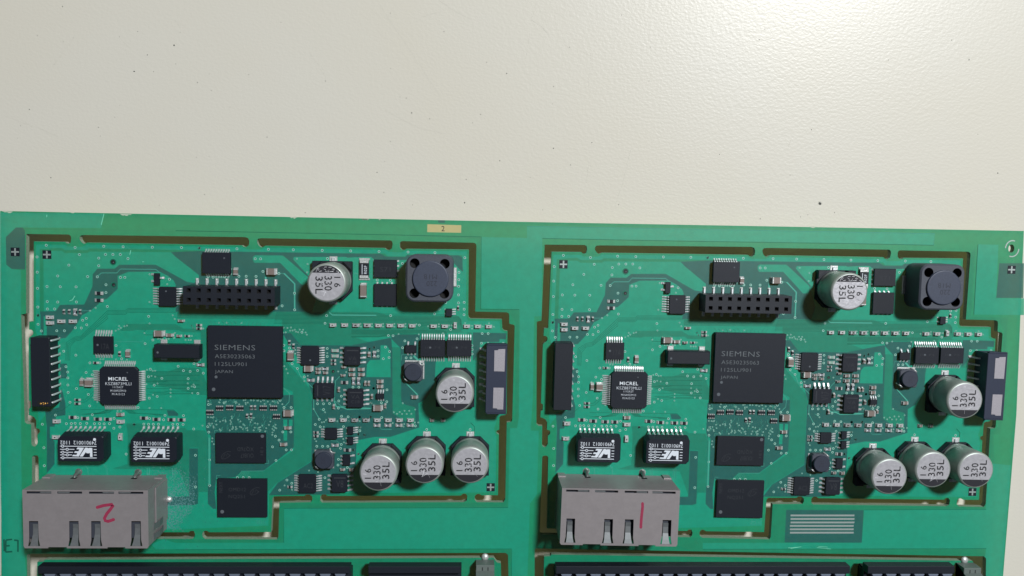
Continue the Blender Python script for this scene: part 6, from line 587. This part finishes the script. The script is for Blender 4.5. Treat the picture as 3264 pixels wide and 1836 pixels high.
pa.tube([(-w+.1, 0, 2.6), (-w-.5, 0, 2.5), (-w-.75, 0, .5), (tp+.1, 0, .2)], .26, 'lead', 6); pa.box(tp-.1, -w-.5, -.4, .4, 0, .12, 'solder', .05); pm = pa.mesh('pin')
for yq in RC['ys']: obj('pin', pm, o, (0, yq-cy, 0))
# double network jack in a steel shell
Jh = RJ['h']; tl, tr, br, bl = RJ['tl'], RJ['tr'], RJ['br'], RJ['bl']
cx = (tl[0]+tr[0]+br[0]+bl[0])/4; cy = (tl[1]+tr[1]+br[1]+bl[1])/4
loc = lambda q: (q[0]-cx, q[1]-cy)
xl = (loc(tl)[0]+loc(bl)[0])/2; xr = (loc(tr)[0]+loc(br)[0])/2; yt = (loc(tl)[1]+loc(tr)[1])/2; yb_ = (loc(bl)[1]+loc(br)[1])/2
t = MB(); outl = [(xl+.35, yb_), (xl+6, yb_), (xl+6, yb_+.3), (xl+10.6, yb_+.3), (xl+10.6, yb_), (xr-10.2, yb_), (xr-10.2, yb_+.3), (xr-5.8, yb_+.3), (xr-5.8, yb_), (xr-.35, yb_), (xr, yb_+.5), (xr, yt), (xl, yt), (xl, yb_+.5)]
fv = [Vector(q) for q in outl]; ff = [list(range(len(outl)))]
cut = []
for a, b_ in RJ['slots']:
    (a0, c0), (a1, c1) = loc(a), loc(b_); ym = yt-.12; cut.append([(a0, ym-.55), (a1, ym-.55), (a1, ym), (a0, ym)])
wins = []
for w4 in RJ['win']:
    a0 = w4[0]-cx; a1 = w4[2]-cx; t0 = w4[1]-cy; t1 = w4[3]-cy
    cut.append([(a0-.35, t1), (a1+.35, t1), (a1+.05, t1+1.6), (a1, t0), (a0, t0), (a0-.05, t1+1.6)]); wins.append((a0, a1, t0, t1))
for c_ in cut:
    o_ = len(fv); fv += [Vector(q) for q in c_]; ff.append(list(range(o_, o_+len(c_))))
cv, ce, cf, ov, oe, of = delaunay_2d_cdt(fv, [], ff, 1, 1e-5)
fc = [list(f) for f, s_ in zip(cf, of) if 0 in s_ and len(s_) == 1]
t.add([(v.x, v.y, Jh) for v in cv], fc, 'shell'); t.add([(v.x, v.y, Jh-.25) for v in cv], [f[::-1] for f in fc], 'shell')
n = len(outl); t.add([(x, y, Jh-.25) for x, y in outl]+[(x, y, Jh) for x, y in outl], [[i, (i+1) % n, n+(i+1) % n, n+i] for i in range(n)], 'shell')
for c_ in cut:
    n = len(c_); t.add([(x, y, Jh-.25) for x, y in c_]+[(x, y, Jh) for x, y in c_], [[i, (i+1) % n, n+(i+1) % n, n+i][::-1] for i in range(n)], 'shellin')
# walls
t.box(xl, xl+.25, yb_+.5, yt, .1, Jh-.26, 'shell'); t.box(xr-.25, xr, yb_+.5, yt, .1, Jh-.26, 'shell'); t.box(xl, xr, yt, yt+.25, .1, Jh-.02, 'shell'); 
t.box(xl, xl+2, yt+.25, yt+.55, .1, 3, 'shell'); t.box(xr-2, xr, yt+.25, yt+.55, .1, 3, 'shell')
jack = part('network_jack', t, cx, cy, 0, 'grey steel double network jack with a red marker number')
t = MB()
t.box(xl+.3, xr-.3, yb_+2.2, yt-.05, .5, Jh-1.4, 'shellin'); t.box(xl+.3, xr-.3, yb_+.6, yb_+2.1, .5, 2.2, 'pit'); t.box(-.6, .6, yb_+.6, yb_+2.1, 2.3, Jh-1.2, 'pit')
obj('jack_body', t, jack)
for k, (a, b_) in enumerate(RJ['slots']):   # tabs in the roof slots
    (a0, c0), (a1, c1) = loc(a), loc(b_); m0 = a0+(a1-a0)*(.52 if k % 2 == 0 else 0); t = MB(); t.box(m0, m0+(a1-a0)*.46, yt-.66, yt-.13, Jh-.7, Jh-.35, 'spring'); obj('tab', t, jack)
for a0, a1, t0, t1 in wins:
    t = MB(); mx = (a0+a1)/2-.05; hw = (a1-a0)*.3; rings = []
    for f_, zz_, ww in ((0, Jh-.02, 1.5), (.16, Jh-.35, 1.2), (.4, Jh-.9, 1.0), (.65, Jh-1.1, 1.0), (.82, Jh-1.0, 1.0)):
        yq = t1+(t0-t1)*f_+.02; rings.append([(mx-hw*ww, yq, zz_), (mx+hw*ww, yq, zz_), (mx+hw*ww, yq, zz_-.15), (mx-hw*ww, yq, zz_-.15)])
    t.loops(rings, 'spring'); obj('spring_contact', t, jack)
t = MB()
for k in range(2):
    y0_ = yb_+1.0+k*2.6; rings = []
    for f_, e_ in ((0, .0), (.25, .5), (.6, .65), (1, .1)):
        zz_ = 2.5+f_*7; rings.append([(xr+e_+.02, y0_, zz_), (xr+e_+.02, y0_+1.5, zz_), (xr+e_-.15, y0_+1.5, zz_), (xr+e_-.15, y0_, zz_)])
    t.loops(rings, 'spring')
t.box(xr, xr+.28, yb_+3.2, yt-.6, .1, Jh-4.5, 'shell', .1)
obj('side_spring', t, jack)
for (bx_, by_), (hx_, hy_) in zip(RJ['post'], RJ['hole']):
    q0 = loc((hx_, yt+cy)); q1 = loc((bx_, by_)); t = MB()
    t.tube([(q1[0], q1[1], 0), (q1[0], q1[1], .6), (q1[0], q1[1]-.1, 1.3), (q1[0], (q1[1]+yt)/2+.2, 2.1), (q1[0], yt+.2, 2.4)], [.75, .6, .5, .45, .45], 'post', 10)
    t.disc(q1[0], q1[1], .95, .02, 'post', 20); t.box(q1[0]-.7, q1[0]+.8, yt+.251, yt+.27, 2.2, 3.4, 'pit'); obj('grounding_post', t, jack)
q = loc(RJ['side']); t = MB(); t.lathe([(.85, 0), (.7, .35), (.35, .6), (.05, .65)], 'solder', 20, q[0], q[1]); obj('grounding_post', t, jack)
# ---------------------------------------------------------------- copy every component onto the second board
def clone(o, parent):
    c = o.copy(); sc.collection.objects.link(c); c.parent = parent; return c
pair = {}
for o in list(PARTS):
    x, y = o.location.x/K, o.location.y/K; X, Y = RB(x, y)
    c = clone(o, panel); c.location = (X*K, Y*K, 0); c.rotation_euler = (0, 0, o.rotation_euler.z+RBang(x, y)); pair[o.name] = c
    for k_ in list(o.children):
        d = clone(k_, c)
        for g in list(k_.children): clone(g, d)
    if 'label' in o: c['label'] = o['label']+', right board'; o['label'] = o['label']+', left board'
# marker figures differ between the two jacks
t = MB(); pts = [loc(q) for q in RJ['mark']]; t.stroke(pts, .78, Jh+.015, 'marker')
for k_ in (0, -1): t.disc(pts[k_][0], pts[k_][1], .4, Jh+.018+k_*.001, 'marker', 14)
obj('marker_number', t, jack)
j2 = pair[jack.name]; c2 = (j2.location.x/K, j2.location.y/K)
t = MB(); pts = [(x-c2[0], y-c2[1]) for x, y in RJ1]; t.stroke(pts, .72, Jh+.015, 'marker')
for k_ in (0, -1): t.disc(pts[k_][0], pts[k_][1], .36 if k_ else .25, Jh+.018+k_*.001, 'marker', 14)
obj('marker_number', t, j2)
# scorched corner of the left side connector
t = MB(); h = LC['h']
for a, b_, r_ in ((-.1, -8.2, .3), (.5, -8.0, .22), (1.0, -8.15, .3), (.6, -8.4, .16), (1.6, -8.05, .2)): t.lathe([(r_, h-.02), (r_*.6, h+.1), (.03, h+.13)], 'gold', 7, a, b_)
t.disc(-.5, -7.9, .5, h+.01, 'pit', 9)
obj('scorch_residue', t, LCO)
# ---------------------------------------------------------------- lower row: card connectors of the next two boards
def card(xa, xb, ytop, ybot, h, wally, label, teeth=True):
    cx = (xa+xb)/2; w = (xb-xa)/2; t = MB()
    t.box(-w, w, ybot, ytop, 3.0, h, 'plastic', .12)
    t.box(-w+.4, w-.4, ybot, ytop-1.6, .1, 2.999, 'plastic')
    t.box(-w, w, ybot-12, ybot-.001, .2, h-2.2, 'plastic')
    o = obj('card_connector', t, panel, (cx, 0, 0), 0, label)
    n = int(2*w/3.95); tt = MB(); p_ = 3.95; s0 = -w+1.0
    tt.prism([(.45, -.25), (3.35, -.25), (2.9, -1.3), (2.9, -4), (.9, -4), (.9, -1.3)], h-2.1, h-.3, 'greymetal', .1); tm_ = tt.mesh('contact')
    if teeth:
        for k in range(n): obj('contact', tm_, o, (s0+k*p_, ybot, 0))
        t = MB(); t.box(-w, w, ybot-14, ybot-4.2, h-2.6, h-.2, 'plastic', .1); obj('far_wall', t, o)
    return o
hl = LOW['h']; Ay = LOW['Ay']; wy = 0
card(LOW['A0'][0], LOW['A1'][0], LOW['A0'][1], Ay, hl, LOW['A0'][1]+.35, 'long black card connector at the lower left corner of the view')
card(LOW['B0'][0], LOW['B1'][0], LOW['B0'][1], Ay, hl, LOW['B0'][1]+.35, 'shorter black card connector below the left board', False)
card(LOWR['A0'][0], LOWR['A1'][0], LOWR['A0'][1], Ay-.1, hl, LOWR['A0'][1]+.35, 'long black card connector below the right board')
card(LOWR['B0'][0], LOWR['B1'][0], LOWR['B0'][1], Ay-.1, hl, LOWR['B0'][1]+.35, 'shorter black card connector at the lower right of the view')
gx = (LOW['G0'][0]+LOW['G1'][0])/2; gw = (LOW['G1'][0]-LOW['G0'][0])/2; gy = LOW['G0'][1]
for k, (x, y) in enumerate(((gx, gy), RB(gx, gy))):
    t = MB(); t.box(-gw, gw, -9, 0, .2, 4, 'greybox', .1); hh_ = 10 
    t.loops([[(-gw, -9, .2), (gw, -9, .2), (gw, 0, .2), (-gw, 0, .2)], [(-gw, -9, 11), (gw, -9, 11), (gw, -4.2, 11), (-gw, -4.2, 11)]], 'greybox')
    o = obj('grey_plug_housing', t, panel, (x, y, 0), 0, 'grey plastic housing beside the %s shorter card connector' % ('left' if k == 0 else 'right'))
    for s_ in (-.75, .75): t = MB(); t.box(s_-.12, s_+.12, -1.9, -.55, 3.2, 4.02, 'pit'); obj('slit', t, o)
    t = MB(); t.lathe([(1.0, 0), (.95, .3), (.5, .55), (.05, .6)], 'solder', 20, 0, .7); obj('solder_joint', t, o)
